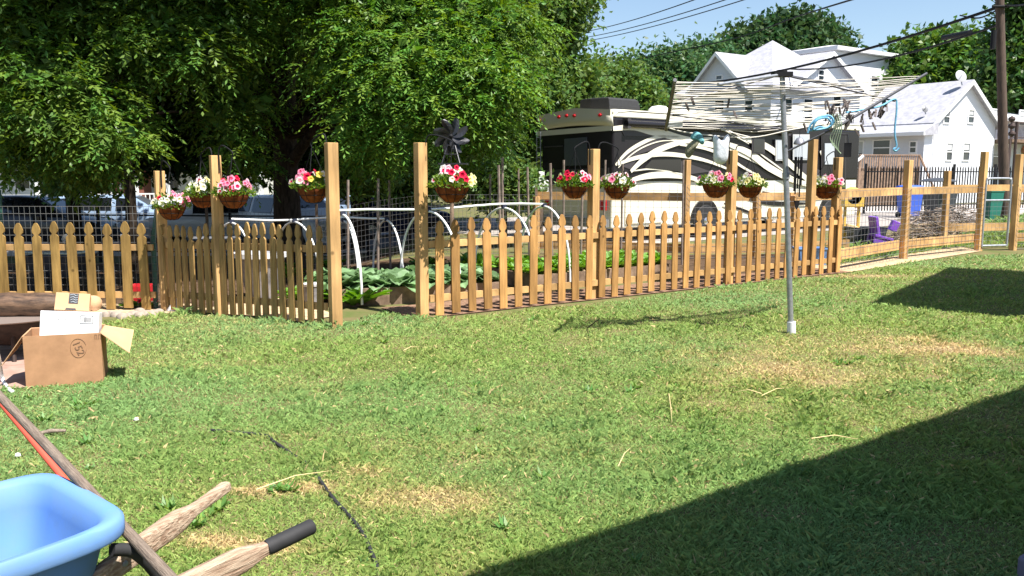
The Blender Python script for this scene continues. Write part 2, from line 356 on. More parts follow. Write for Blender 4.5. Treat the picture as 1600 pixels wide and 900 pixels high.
sheet('garden_soil', [B0 + Vector((0.0, .1, 0)), A1 + Vector((.3, .1, 0)), A1 + Vector((0.6, 3.6, 0)), B0 + Vector((0.4, 6.5, 0))], soil_m, n=40)
sheet('mulch_bed', [A0 - FD * .15 + n_ * .06, A1 + FD * .2 + n_ * .1, A1 + FD * .2 - n_ * .75, A0 - FD * .1 - n_ * 1.0], mulch_m, .014, n=40)
sheet('garden_path', [B1 + Vector((-.5, .35, 0)), B1 + Vector((-.1, .8, 0)), B0 + Vector((1.3, .9, 0)), B0 + Vector((.3, -.05, 0))], straw_m, .014)
sheet('straw_strip', [A1 + Vector((.05, -.12, 0)), P3 + Vector((0, -.15, 0)), P3 + Vector((.1, .9, 0)), A1 + Vector((-.5, 1.0, 0))], straw_m, .012)
sheet('left_bed', [C0 + Vector((0, -.35, 0)), B0 + Vector((.3, -.38, 0)), B0 + Vector((.2, .55, 0)), C0 + Vector((0, .5, 0))], straw_m, .012, n=40)
sheet('shade_soil', [C0 + Vector((-4, .5, 0)), B0 + Vector((.2, .55, 0)), (-2.4, 22, 0), (-22, 22, 0)], soil_m, .010, n=60)
sheet('paver_patio', [gp(-420, 640), gp(52, 606), gp(120, 545), gp(-260, 520)], paver_m, .010)
sheet('driveway', [(3, 21.5), (26, 40), (20, 52), (-6, 30)], gravel_m, .008, n=30)
sheet('path', [(8, 39), (60, 39), (60, 49), (8, 49)], conc_m, .016, n=30)
sheet('road', [(-60, 24.5), (-2, 24.5), (-6, 40), (-60, 40)], asphalt_m, .012, n=40)
mb = MB(); mb.box((-31, 24.2, -.45), (58, .35, .16)); nstruct(mb.build('kerb', conc_m, bevel=.01))
# ------------------------------------------------------------------ grass
def inpoly(x, y, poly):
    r_ = np.zeros(x.shape, bool); n = len(poly)
    for i in range(n):
        x0, y0 = poly[i][:2]; x1, y1 = poly[(i + 1) % n][:2]
        c = ((y0 > y) != (y1 > y)) & (x < (x1 - x0) * (y - y0) / ((y1 - y0) or 1e-9) + x0); r_ ^= c
    return r_
front = [(-11, 1.2), (-11, 10.2), gp(170, 503), gp(235, 492, -.1), gp(300, 494, -.1), (B1.x - .1, B1.y - .02), (B1.x + .15, B1.y + .35), gp(600, 487), (A0.x - .2, A0.y + .05), (A0.x, A0.y - .1), gp(760, 493), gp(900, 479), gp(1060, 458), gp(1200, 440), (A1.x + .1, A1.y - .2), gp(1420, 409), gp(1500, 402), gp(1620, 398), (17, 19.5), (17, 2), (4, 1.2)]
back = [(A1.x + .2, A1.y + 1), (P3.x, P3.y + 1), (P5.x, P5.y + .2), (40, 22), (40, 38.8), (24, 38.8), (6.5, 19)]
patio = [gp(-420, 640), gp(52, 606), gp(120, 545), gp(-260, 520)]
spots = [(gp(1370, 545), (1.4, 1.0), .62), (gp(1500, 548), (.45, .3), .8), (gp(1330, 560), (.35, .25), -.4), (gp(1420, 530), (.3, .2), .4), (gp(1220, 575), (.4, .25), .4), (gp(1230, 560), (.7, .35), .5), (gp(1290, 590), (.9, .4), .5), (gp(640, 780), (.42, .24), .72), (gp(760, 790), (.4, .25), .45), (gp(395, 770), (.30, .10), .9), (gp(470, 762), (.22, .09), .9),
         (gp(330, 845), (.30, .12), .85), (gp(430, 860), (.25, .09), .9), (gp(1350, 432), (1.2, .22), .8), (gp(430, 685), (.4, .1), .4), (gp(560, 740), (.2, .12), .6), (gp(800, 700), (.9, .3), .25), (gp(1180, 455), (1.0, .2), .35), (gp(640, 545), (.3, .1), .35), (gp(1100, 640), (.9, .3), .25)]
def dryness(x, y):
    d = (vnoise(x, y, .9, 3) - .5) * .5 + (vnoise(x, y, .25, 4) - .5) * .32
    for (c, s, a) in spots:
        d = d + a * np.exp(-((x - c[0]) / s[0]) ** 2 - ((y - c[1]) / s[1]) ** 2)
    d = d + .22 * ss((5.2 - y) / 2.5)
    return d
ca = me_ground.color_attributes.new('Dry', 'FLOAT_COLOR', 'POINT'); dg = dryness(gx.reshape(-1), gy.reshape(-1)); c4 = np.ones((len(dg), 4), np.float32); c4[:, :3] = np.clip(dg * 1.1 - .25, 0, 1)[:, None]; ca.data.foreach_set('color', c4.reshape(-1))
nt = gm.node_tree; at_ = nt.nodes.new('ShaderNodeAttribute'); at_.attribute_name = 'Dry'; mx = nt.nodes.new('ShaderNodeMix'); mx.data_type = 'RGBA'; b_ = nt.nodes['Principled BSDF']; lk = b_.inputs['Base Color'].links[0].from_socket
nt.links.new(at_.outputs['Fac'], mx.inputs[0]); nt.links.new(lk, mx.inputs[6]); mx.inputs[7].default_value = (.24, .175, .095, 1); nt.links.new(mx.outputs[2], b_.inputs['Base Color'])
def grass(name, poly, N, ymax, hbase, seed, minr=2.2, pw=1.0):
    r = np.random.default_rng(seed); pl = np.array([p[:2] for p in poly]); out = []
    tot = 0; X = []; Y = []
    while tot < N:
        rad = minr * (ymax / minr) ** (r.random(N) ** pw); th = r.uniform(-1.35, 1.2, N); x = rad * np.sin(th); y = rad * np.cos(th)
        k = inpoly(x, y, pl) & ~inpoly(x, y, np.array(patio)); x, y = x[k], y[k]
        d = dryness(x, y); den = np.clip(1.15 - .75 * np.clip(d - .35, 0, 1.2), .12, 1) * (.65 + .5 * vnoise(x, y, .16, 9))
        k = r.random(len(x)) < den; X.append(x[k]); Y.append(y[k]); tot += k.sum()
    x = np.concatenate(X)[:N]; y = np.concatenate(Y)[:N]; dist = np.hypot(x, y); d = dryness(x, y)
    az = r.uniform(0, 2 * np.pi, N) ; lean = r.uniform(.1, 1.15, N)
    clump = vnoise(x, y, .22, 21)
    h = hbase * r.uniform(.5, 1.3, N) * (.48 + .98 * clump) * np.clip(1.1 - .3 * np.clip(d, 0, 1), .4, 1.2) * (1 + .02 * dist)
    fd = np.full(N, 9.)
    for (p_, q_) in ((A0, A1), (B0, B1), (gp(170, 503), gp(300, 494, -.1))):
        p_ = np.array(p_[:2]); q_ = np.array(q_[:2]); v_ = q_ - p_; t_ = np.clip(((x - p_[0]) * v_[0] + (y - p_[1]) * v_[1]) / (v_ @ v_), 0, 1); fd = np.minimum(fd, np.hypot(x - p_[0] - t_ * v_[0], y - p_[1] - t_ * v_[1]))
    h = h * (1 + 1.3 * np.exp(-(fd / .16) ** 2) * (vnoise(x, y, .3, 77) > .4)) * (1 + .45 * (vnoise(x, y, .45, 55) > .74))
    wd = np.maximum(.0023, .00042 * dist) * r.uniform(.7, 1.4, N)
    A = np.stack([np.cos(az) * np.sin(lean), np.sin(az) * np.sin(lean), np.cos(lean)], 1)
    faz = r.uniform(0, np.pi, N); S = np.stack([np.cos(faz), np.sin(faz), np.zeros(N)], 1)
    P = np.stack([x, y, gz(x, y)], 1); hh = h[:, None]
    B = np.stack([np.cos(az), np.sin(az), -np.ones(N) * .6], 1) * hh * r.uniform(.05, .45, (N, 1))
    Q = np.stack([P - S * wd[:, None], P + S * wd[:, None], P + A * hh * .6 + S * wd[:, None] * .8, P + A * hh + B], 1)
    base = np.array([.190, .315, .076]); yel = np.array([.32, .345, .115]); straw = np.array([.60, .46, .24]); blu = np.array([.195, .325, .120])
    t = np.clip(d * 1.05 + r.normal(0, .22, N), 0, 1)[:, None]; g = r.random(N)[:, None]; q = np.clip(vnoise(x, y, 1.7, 31) * 1.5 - .3, 0, 1)[:, None]
    c = base * (1 - q) + blu * q; c = c * (1 - .55 * g * (1 - q)) + yel * .55 * g * (1 - q)
    c = np.where(t < .5, c * (1 - t * 1.6) + yel * t * 1.6, yel * (1 - (t - .5) * 2) * 1 + straw * (t - .5) * 2)
    c[r.random(N) < .018] = straw
    c = c * r.uniform(.7, 1.3, (N, 1))
    o = bpy.data.objects.new(name, raw_mesh(name, Q, 4, c, grass_m)); link(o)
    return tag(o, kind='stuff')
tag(grass('grass', front, 950000, 24, .034, 5), 'mown green lawn with dry straw-coloured patches in front of the picket fence', 'grass')
tag(grass('grass', back, 70000, 45, .10, 6, 14), 'green grass strip behind the wire fence, before the driveway', 'grass')
# broad-leaved weeds growing in the lawn
def weed_mesh(seed, L=.09, n=14, w=.012, base=(.13, .25, .055)):
    r = np.random.default_rng(seed); az = r.uniform(0, 2 * np.pi, n); el = r.uniform(.15, .9, n)
    A = np.stack([np.cos(az) * np.cos(el), np.sin(az) * np.cos(el), np.sin(el)], 1); S = nrm(np.cross(A, np.array([0, 0, 1.])))
    return raw_mesh('weed', leaf_quads(r.normal(0, .012, (n, 3)) * [1, 1, 0], A, S, L * r.uniform(.6, 1.2, n), np.full(n, w)), 4, leafcol(n, base, r), leaf_m)
wm = [weed_mesh(s) for s in range(4)]
wspots = [(455, 770), (300, 815), (140, 640), (270, 800), (1330, 565), (830, 500), (560, 500), (700, 640), (1100, 520), (360, 800), (90, 660), (980, 600), (1250, 480)]
for i, (px, py) in enumerate(wspots):
    for j in range(3 if i < 6 else 1):
        p = atz(px + random.uniform(-25, 25), py + random.uniform(-8, 8)); o = inst(wm[(i + j) % 4], 'weed', None, (p.x, p.y, 0), (0, 0, random.uniform(0, 6)), (1, 1, random.uniform(.7, 1.1)))
        tag(o, 'low rosette of broad green weed leaves growing in the lawn', 'weed', 'broad-leaved weeds scattered in the lawn')
rw = random.Random(77)
clov = [weed_mesh(s + 30, .035, 26, .012, (.15, .27, .08)) for s in range(3)]
for i in range(90):
    Y = rw.uniform(2.6, 11) ; X = rw.uniform(-.62, .6) * Y
    if not (inpoly(np.array([X]), np.array([Y]), [p[:2] for p in front])[0]) or inpoly(np.array([X]), np.array([Y]), patio)[0]: continue
    s = rw.uniform(.5, .95); o = inst((wm + clov)[i % 7], 'weed', None, (X, Y, .0), (0, 0, rw.uniform(0, 6)), (s, s, s)); tag(o, 'low rosette of broad green weed leaves growing in the lawn', 'weed', 'broad-leaved weeds scattered in the lawn')
# straws and stalks lying on the lawn
for i, (x0, y0, x1, y1) in enumerate([(1045, 615, 1050, 660), (965, 730, 985, 700), (1190, 618, 1235, 606), (400, 765, 520, 735), (1268, 685, 1340, 686), (1190, 615, 1150, 612), (630, 548, 655, 542)]):
    p, q = atz(x0, y0, .035), atz(x1, y1, .03); m = MB(); m.tube([p, p.lerp(q, .5) + Z * .025, q], [.004, .0035, .001], 4)
    tag(m.build('straw_stalk', mat('dry_straw', (.62, .48, .24), .8), origin=(p.x, p.y, 0)), 'thin pale dry stalk lying on the green lawn', 'stalk', 'dry stalks lying about the lawn')
# ------------------------------------------------------------------ the two houses whose roofs shade the lawn
def hit_shadow(px, py, h): g = atz(px, py); return g + SH * (h / math.tan(EL)) + Z * h
e0 = hit_shadow(800, 900, 4.6); e1 = hit_shadow(1600, 615, 4.6); D = (e1 - e0).normalized(); Nn = Vector((-D.y, D.x, 0))
root = thing('house', (e0.x - Nn.x * 4, e0.y - Nn.y * 4, 0), 'dark-walled house the photograph was taken from, with wide eaves', 'house')
a = e0 - D * 0.75; b = e0 + D * 11; back_ = -Nn * 9
m = MB(); rp = a - D * .0
ridge0, ridge1 = a + back_ * .5 + Z * 2.4, b + back_ * .5 + Z * 2.4
m.prism([a, ridge0, ridge0 + Z * .18, a + Z * .18], b - a); m.prism([a + back_, ridge0 + Z * .001, ridge0 + Z * .179, a + back_ + Z * .18], b - a); m.build('roof', mat('dark_shingles', (.05, .05, .05), .9, var=.3, scale=8), root)
m = MB(); wa = a + D * .35 - Nn * 2.4; wb = b - D * .35 - Nn * 2.4; wc = -Nn * 5.8
for (p, q) in ((wa, wb), (wa + wc, wb + wc)): m.beam(Vector((p.x, p.y, 2.3)), Vector((q.x, q.y, 2.3)), .2, 4.6)
for p in (wa, wb): m.beam(Vector((p.x, p.y, 2.3)) - Nn * .11, Vector((p.x, p.y, 2.3)) + wc + Nn * .11, .2, 4.6)
m.build('wall', mat('low_bounce_wall', (.06, .035, .03), .9, var=.3, scale=6), root)  # wall and roof colours invented, dark to keep bounce off the shaded lawn
m = MB(); p = gp(1630, 880); pp = Vector((p[0], p[1], .06)) 
m.box(pp + D * 1.2 - Nn * .55, (3.0, 1.1, .12), Matrix((D, Nn, Z)).transposed()); o = m.build('concrete_step', mat('shaded_step_concrete', (.16, .14, .19), .8, var=.2, scale=5), bevel=.015, origin=(pp.x, pp.y, 0)); tag(o, 'shaded concrete step at the edge of the lawn beside the house', 'step')  # house shade is put into the dark colour of the concrete
# neighbour building
H2 = 5.4; c0 = hit_shadow(1366, 476, H2); c1 = hit_shadow(1490, 419, H2); c2 = hit_shadow(1600, 498, H2)
D1 = (c1 - c0).normalized(); D2 = (c2 - c0).normalized(); 
root = thing('garage_house', (c0.x + 2, c0.y, 0), 'tall white outbuilding right of the lawn with low hipped roof', 'building')
q = [c0, c1, c1 + D2 * 6 + D1 * 1.0, c0 + D2 * 7]; m = MB(); ap = sum(q, Vector()) / 4 + Z * 1.2
m.add([*q, *[v + Z * .15 for v in q], ap + Z * .15], [(3, 2, 1, 0), (0, 1, 5, 4), (1, 2, 6, 5), (2, 3, 7, 6), (3, 0, 4, 7), (4, 5, 8), (5, 6, 8), (6, 7, 8), (7, 4, 8)]); m.build('roof', roof_m, root)
m = MB(); cc = sum(q, Vector()) / 4; qi = [v.lerp(cc, .13) for v in q]; m.prism([Vector((v.x, v.y, 0)) for v in qi], Z * (H2 - .02)); m.build('wall', siding_m, root)
# ------------------------------------------------------------------ fences
def picket_mesh(w, h, t=.022, mt=wood_p, seed=0):
    r = random.Random(seed); a = w / 2; pr = [(a, 0), (a, h - .205), (a * .50, h - .175), (a * .48, h - .163), (a * .92, h - .135), (a * .97, h - .10), (a * .72, h - .05), (a * .38, h - .012), (a * .15, h)]
    pts = pr + [(-x, z) for x, z in pr[::-1]]; m = MB(); m.prism([(x, -t / 2, z) for x, z in pts], (0, t, 0))
    o = m.build('tmp', mt); me = o.data; me.name = 'picket'; bpy.data.objects.remove(o); return me

def wires(m, p, q, z0, z1, dx=.1, dz=.1, r=.0024, off=0):
    p, q = Vector(p), Vector(q); L = (q - p).length; n = int(L / dx)
    for i in range(n + 1):
        a = p.lerp(q, i / n); g = G(a.x, a.y); m.tube([(a.x, a.y, g + z0), (a.x, a.y, g + z1)], r, 3, False)
    k = int(round((z1 - z0) / dz))
    for j in range(k + 1):
        z = z0 + (z1 - z0) * j / k; m.tube([(a.x, a.y, G(a.x, a.y) + z) for a in [p.lerp(q, t / 8) for t in range(9)]], r, 3, False)
def picket_run(name, p, q, n, w, h, label, mt=wood_p, rails=(.24, .92), side=1, seed=0, z0=.03, first=.0):
    p, q = Vector((p.x, p.y, 0)), Vector((q.x, q.y, 0)); d = (q - p).normalized(); ang = math.atan2(d.y, d.x); nn = Vector((d.y, -d.x, 0)) * side
    root = thing(name, (p.x, p.y, G(p.x, p.y)), label, 'fence', rz=0); g0 = G(p.x, p.y)
    mes = [picket_mesh(w, h, mt=mt, seed=s) for s in range(1)]; r = random.Random(seed); L = (q - p).length
    for i in range(n):
        s = first + (L - first) * (i + .5) / n if n else 0; a = p + d * s + nn * .034; g = G(a.x, a.y)
        inst(mes[0], 'picket', root, (a.x - p.x, a.y - p.y, g - g0 + z0 + r.uniform(-.012, .012)), (r.uniform(-.012, .012), r.uniform(-.014, .014), ang + r.uniform(-.03, .03)), (r.uniform(.94, 1.05), 1, r.uniform(.985, 1.012)))
    for z in rails:
        m = MB(); a, b = p + d * .0, q
        m.beam(Vector((a.x, a.y, G(a.x, a.y) + z)), Vector((b.x, b.y, G(b.x, b.y) + z)), .04, .085); m.build('rail', wood_rail, root)
    return root, d, nn
def posts_for(root, lst, w=.11, name='post', mt=wood_post):
    for (p, h, rot) in lst:
        m = MB(); R = Matrix.Rotation(rot, 3, 'Z'); g = G(p.x, p.y); m.box((p.x, p.y, g + h / 2 - .05), (w, w, h + .1), R); m.build(name, mt, root, bevel=.006)
def toppos(px, pyt, Y): return at(px, pyt, Y).z
fr = math.atan2(FD.y, FD.x)
Rf, dR, nR = picket_run('picket_fence', A0 + FD * .08, A1 + FD * .02, 35, .116, 1.19, 'long golden-brown picket fence right of the garden opening', seed=1)
def onA(px):
    t = (px - 800) / F; s = (t * A0.y - A0.x) / (FD.x - t * FD.y); return A0 + FD * s
posts = {}
def mkpost(px, pyt, base, off=.075):
    p = base - nR * off; h = toppos(px, pyt, p.y) - G(p.x, p.y); return (p, h, fr)
pl = []
for px, pyt in ((663, 223), (932, 233), (1146, 235), (1270, 218), (1310, 246)):
    k = mkpost(px, pyt, onA(px)); pl.append(k); posts[px] = k[0]
posts_for(Rf, pl, .125)
# inner fence
ri = math.atan2(B1.y - B0.y, B1.x - B0.x)
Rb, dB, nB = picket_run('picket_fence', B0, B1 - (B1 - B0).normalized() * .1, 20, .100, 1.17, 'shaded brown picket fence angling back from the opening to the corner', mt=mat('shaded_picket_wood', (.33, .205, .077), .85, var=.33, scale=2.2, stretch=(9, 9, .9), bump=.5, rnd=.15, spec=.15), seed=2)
p1 = B0.lerp(B1, .42) 
def onB(px):
    t = (px - 800) / F; d = (B1 - B0).normalized(); s = (t * B0.y - B0.x) / (d.x - t * d.y); return B0 + d * s
pl = [(onB(521), 0, 0), (onB(341), 0, 0), (B0 + Vector((.03, -.03, 0)), 0, 0)]
hs = [toppos(521, 223, pl[0][0].y), toppos(341, 243, pl[1][0].y), toppos(252, 267, pl[2][0].y)]
pl = [(p, h - G(p.x, p.y), .55) for (p, _, _), h in zip(pl, hs)]
posts_for(Rb, pl, .125)
posts[521], posts[341], posts[252] = [p[0] for p in pl]
# left fence
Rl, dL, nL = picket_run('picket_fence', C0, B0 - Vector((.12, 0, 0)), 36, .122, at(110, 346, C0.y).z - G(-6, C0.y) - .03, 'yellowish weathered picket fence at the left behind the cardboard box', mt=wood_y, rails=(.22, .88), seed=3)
m = MB(); wires(m, (C0.x, C0.y + .06, 0), (B0.x - .1, B0.y + .06, 0), .05, 1.44, .075, .1, .0032); m.build('wire_mesh', mat('dark_wire', (.22, .22, .22), .5, .5), Rl)
m = MB(); p = B0 + Vector((-.18, .12, 0)); m.tube([(p.x, p.y, -.25), (p.x + .02, p.y, .9), (p.x + .12, p.y - .02, 1.38)], .035, 8); tag(m.build('metal_stake', mat('green_paint', (.03, .10, .075), .5), origin=(p.x, p.y, -.2)), 'dark green metal stake leaning at the fence corner', 'stake')
m = MB(); p = atz(3, 480, -.17); m.tube([(p.x, p.y + .15, -.2), (p.x, p.y + .15, 1.55)], .03, 8); tag(m.build('metal_stake', MATS['green_paint'], origin=(p.x, p.y + .15, -.2)), 'upright dark green metal stake behind the left picket fence', 'stake')
# wire and board fence on the right
def board_fence(name, pts, label, zr=1.42, zb=.30, mesh=True, posts_h=None, pw=.13, bot=True, zmesh=1.47, rw=.16):
    root = thing(name, (pts[0].x, pts[0].y, 0), label, 'fence')
    for i in range(len(pts) - 1):
        a, b = pts[i], pts[i + 1]; d = (b - a).normalized(); n2 = Vector((-d.y, d.x, 0)) * .085
        m = MB(); m.beam(a + n2 + Z * zr - d * .05, b + n2 + Z * zr + d * .05, .04, rw); m.build('rail', wood_rail, root)
        if bot: m = MB(); m.beam(a + n2 + Z * zb - d * .05, b + n2 + Z * zb + d * .05, .04, .2); m.build('rail', wood_rail, root)
        if mesh: m = MB(); wires(m, a - n2, b - n2, .04, zmesh, .16, .12, .0034); m.build('wire_mesh', wire_m, root)
    for i, (p, h) in enumerate(zip(pts, posts_h)):
        if h: m = MB(); m.box((p.x, p.y, h / 2 - .05), (pw, pw, h + .1), Matrix.Rotation(.5, 3, 'Z')); m.build('post', wood_post, root, bevel=.006)
    return root
Rw = board_fence('board_fence', [posts[1310], P2, P3], 'wire and board fence with three golden posts beyond the pickets', posts_h=[0, toppos(1411, 250, P2.y), toppos(1528, 237, P3.y)])
Rw2 = board_fence('board_fence', [P4, P5], 'wire and board fence continuing out of frame right of the gate', posts_h=[toppos(1582, 241, P4.y), 2.0])
# back fence of the garden
K = [at(560, 350, 19.5), at(838, 350, 19.2), at(1071, 350, 18.0), at(1181, 350, 18.2), at(1240, 350, 18.4), at(1330, 350, 19.2)]
K = [Vector((k.x, k.y, 0)) for k in K]
Rk = board_fence('board_fence', K[1:], 'pale board and wire fence across the back of the garden', zr=1.30, zb=.22, posts_h=[1.28, toppos(1071, 250, 18), 1.5, 1.32, 0], pw=.12, zmesh=1.55, rw=.17)
root = thing('wire_fence', (K[0].x, K[0].y, G(K[0].x, K[0].y)), 'tall close-meshed wire fence behind the hoops', 'fence')
m = MB(); wires(m, K[0] + Vector((-3.2, -.6, 0)), K[1], .02, 1.32, .085, .12, .003); m.build('wire_mesh', wire_m, root)
for t in (0, .33, .66, 1): 
    p = (K[0] + Vector((-3.2, -.6, 0))).lerp(K[1], t); m = MB(); m.box((p.x, p.y, G(p.x, p.y) + .72), (.05, .05, 1.5)); m.build('post', wood_old, root)
# gate between P3 and P4
g0, g1 = at(1537, 340, P3.y - .05), at(1576, 340, P4.y - .05); zt = at(1555, 279, P3.y).z; root = thing('gate', (g0.x, g0.y, 0), 'narrow galvanised tube gate between two tall posts', 'gate')
m = MB(); a, b = Vector((g0.x, g0.y, .1)), Vector((g1.x, g1.y, .1)); d = (b - a)
m.tube(spline([a, a + Z * (zt - .25), a + Z * (zt - .12) + d * .06, a + d * .18 + Z * (zt - .1), b - d * .18 + Z * (zt - .1), b - d * .06 + Z * (zt - .12), b + Z * (zt - .25), b], 4), .026, 8); m.build('gate_frame', galv_m, root, smooth=True)
for z in (zt - .5, .12): m = MB(); m.tube([a + Z * (z - .1), b + Z * (z - .1)], .024, 8); m.build('crossbar', galv_m, root, smooth=True)
m = MB(); wires(m, a + d * .02, b - d * .02, .15, zt - .55, .1, .1, .0028); m.build('wire_mesh', wire_m, root)
# further pen behind the gate
q0, q1 = Vector((10.9, 21.8, 0)), Vector((16, 23.2, 0)); Rq = board_fence('board_fence', [q0, q1], 'shaded brown board fence of the pen behind the gate', zr=1.42, zb=.42, mesh=False, posts_h=[1.85, 1.7])
# wooden post behind P3 belongs to that pen
# ------------------------------------------------------------------ hanging baskets
def petal_flower(cols, seed, R=.036):
    r = np.random.default_rng(seed); n = 10; Q = []; C = []
    for i in range(n):
        a0, a1 = 2 * math.pi * i / n, 2 * math.pi * (i + 1) / n; ra = R * (1 + .12 * math.cos(5 * a0)); rb = R * (1 + .12 * math.cos(5 * a1))
        z0, z1 = r.uniform(-.004, .006, 2); Q.append([(0, 0, -.012), (.55 * ra * math.cos(a0), .55 * ra * math.sin(a0), 0), (.55 * rb * math.cos(a1), .55 * rb * math.sin(a1), 0), (0, 0, -.012)]); C.append(cols[1])
        Q.append([(.55 * ra * math.cos(a0), .55 * ra * math.sin(a0), 0), (ra * math.cos(a0), ra * math.sin(a0), z0), (rb * math.cos(a1), rb * math.sin(a1), z1), (.55 * rb * math.cos(a1), .55 * rb * math.sin(a1), 0)]); C.append(cols[0])
    Q = np.array(Q); Q[0::2, 3] = (Q[0::2, 0] + Q[0::2, 2]) / 2
    return raw_mesh('flower', Q, 4, np.array(C), petal_m)
FL = {'w': petal_flower(((.85, .83, .80), (.8, .75, .45)), 1), 'p': petal_flower(((.80, .30, .42), (.75, .1, .2)), 2), 'r': petal_flower(((.72, .02, .07), (.35, .0, .02)), 3), 's': petal_flower(((.85, .62, .68), (.72, .03, .12)), 4), 'y': petal_flower(((.85, .68, .12), (.8, .6, .1)), 5), 'c': petal_flower(((.80, .76, .42), (.7, .6, .2)), 6)}
def basket(px, py_rim, Y, wpx, colors, label, hook_from, seed, fh=1.0):
    r = random.Random(seed); nr = np.random.default_rng(seed); c = at(px, py_rim, Y); R = wpx / 2 * Y / F
    root = thing('hanging_basket', c, label, 'flower basket', 'petunia baskets hung from the fence posts', rz=r.uniform(0, 3))
    m = MB(); m.lathe([(.02, -R * .98), (R * .42, -R * .92), (R * .72, -R * .66), (R * .92, -R * .3), (R, 0), (R * .96, .012), (R * .9, -.02)], c, 22); m.build('basket_bowl', coir_m, root, smooth=True)
    m = MB()
    for z, q in ((.004, 1.03), (-R * .5, .86)): m.tube([c + Vector((math.cos(t) * R * q, math.sin(t) * R * q, z)) for t in [2 * math.pi * i / 20 for i in range(21)]], .0035, 4, False)
    for i in range(10):
        t = 2 * math.pi * i / 10; m.tube([c + Vector((math.cos(t) * R * a, math.sin(t) * R * a, z)) for a, z in ((1.03, 0), (.95, -R * .3), (.75, -R * .68), (.44, -R * .95), (.1, -R * 1.01))], .003, 4, False)
    m.build('wire_frame', black_m, root)
    hz = c.z + .46; m = MB()
    for i in range(3):
        t = 2 * math.pi * i / 3 + .5; m.tube([c + Vector((math.cos(t) * R, math.sin(t) * R, 0)), Vector((c.x, c.y, hz))], .0042, 4)
    m.build('hanger_wires', black_m, root)
    n = 620; az = nr.uniform(0, 2 * np.pi, n); rr = R * 1.28 * np.sqrt(nr.random(n)); P = np.stack([np.cos(az) * rr, np.sin(az) * rr, np.abs(nr.normal(0, .035, n)) * 1 + .07 * (1 - (rr / R / 1.2) ** 2) - .03 * (rr > R)], 1)
    A = nrm(np.stack([np.cos(az), np.sin(az), nr.uniform(.0, 1.3, n)], 1) + nr.normal(0, .5, (n, 3))); S = nrm(np.cross(A, np.array([0, 0, 1.]) + nr.normal(0, .4, (n, 3))))
    o = bpy.data.objects.new('foliage', raw_mesh('foliage', leaf_quads(P, A, S, .055 * nr.uniform(.7, 1.4, n), np.full(n, .013)), 4, leafcol(n, (.11, .20, .03), nr), leaf_m)); link(o, root)
    for i in range(34):
        a = r.uniform(0, 2 * math.pi); q = R * 1.32 * math.sqrt(r.random()); z = .05 + .11 * fh * (1 - (q / R / 1.3) ** 2) + r.uniform(-.03, .055)
        k = colors[int((a + .6) / 1.1) % len(colors)] if r.random() < .6 else r.choice(colors)
        d = Vector((math.cos(a) * (.4 + q / R), math.sin(a) * (.4 + q / R), .5)); v = WM[root].inverted().to_3x3() @ Vector((-c.x * .1, -.75, .1)); d = (d.normalized() + v).normalized()
        s = r.uniform(.85, 1.4); inst(FL[k], 'flower', root, (math.cos(a) * q, math.sin(a) * q, z), d.to_track_quat('Z', 'Y').to_euler(), (s, s, s))
    # hook bolted to its post
    if hook_from:
        pr, pp, pt = hook_from; top = Vector((pp.x, pp.y, pt)); e = Vector((c.x, c.y, hz)); d = (e - top); d.z = 0; u = d.normalized(); st = top + u * .07 - Z * .22
        m = MB(); m.tube(spline([st, st + Z * .26 + u * .01, top.lerp(e, .45) + Z * max(.12, (hz - top.z) * .6 + .14), Vector((e.x, e.y, max(hz + .06, top.z + .02))), e], 6), .009, 6); m.build('plant_hook', black_m, pr, smooth=True)
    return root
T = lambda px, y: toppos(px, y, posts[px].y)
Yp = lambda px: posts[px].y
basket(268, 322, Yp(252) - .28, 43, 'psrwwp', 'petunia basket at far left, pink flowers left and white right, lowest', (Rb, posts[252], T(252, 267)), 1, .9)
basket(317, 304, Yp(341) + .22, 42, 'wcwsw', 'white and pale pink petunia basket just left of the second post', (Rb, posts[341], T(341, 243)), 2)
basket(365, 302, Yp(341) - .2, 48, 'psrsp', 'pink and red petunia basket hanging just right of the second post', (Rb, posts[341], T(341, 243)), 3)
basket(489, 292, Yp(521) + .18, 50, 'rpspyw', 'pink petunia basket with a yellow bloom at the tall post left of the opening', (Rb, posts[521], T(521, 223)), 4)
basket(706, 290, Yp(663) - .12, 54, 'wwsrcw', 'largest basket, mostly white petunias, right of the opening', (Rf, posts[663], T(663, 223)), 5, 1.3)
basket(898, 289, Yp(932) - .15, 42, 'crrspw', 'basket of yellow, red and pink petunias left of the middle post', (Rf, posts[932], T(932, 233)), 6)
basket(964, 290, Yp(932) + .18, 41, 'swspw', 'pale pink and lilac petunia basket right of the middle post', (Rf, posts[932], T(932, 233)), 7, .8)
basket(1119, 288, Yp(1146) - .2, 42, 'ccswpr', 'basket with cream flowers left and red right, below the peg bag', (Rf, posts[1146], T(1146, 235)), 8, .9)
basket(1172, 290, Yp(1146) + .2, 38, 'sswcc', 'lilac and cream petunia basket right of the post nearest the peg bag', (Rf, posts[1146], T(1146, 235)), 9)
basket(1290, 290, Yp(1310) - .1, 41, 'wwwps', 'white petunia basket between the last two picket fence posts', (Rf, posts[1310], T(1310, 246)), 10, .9)
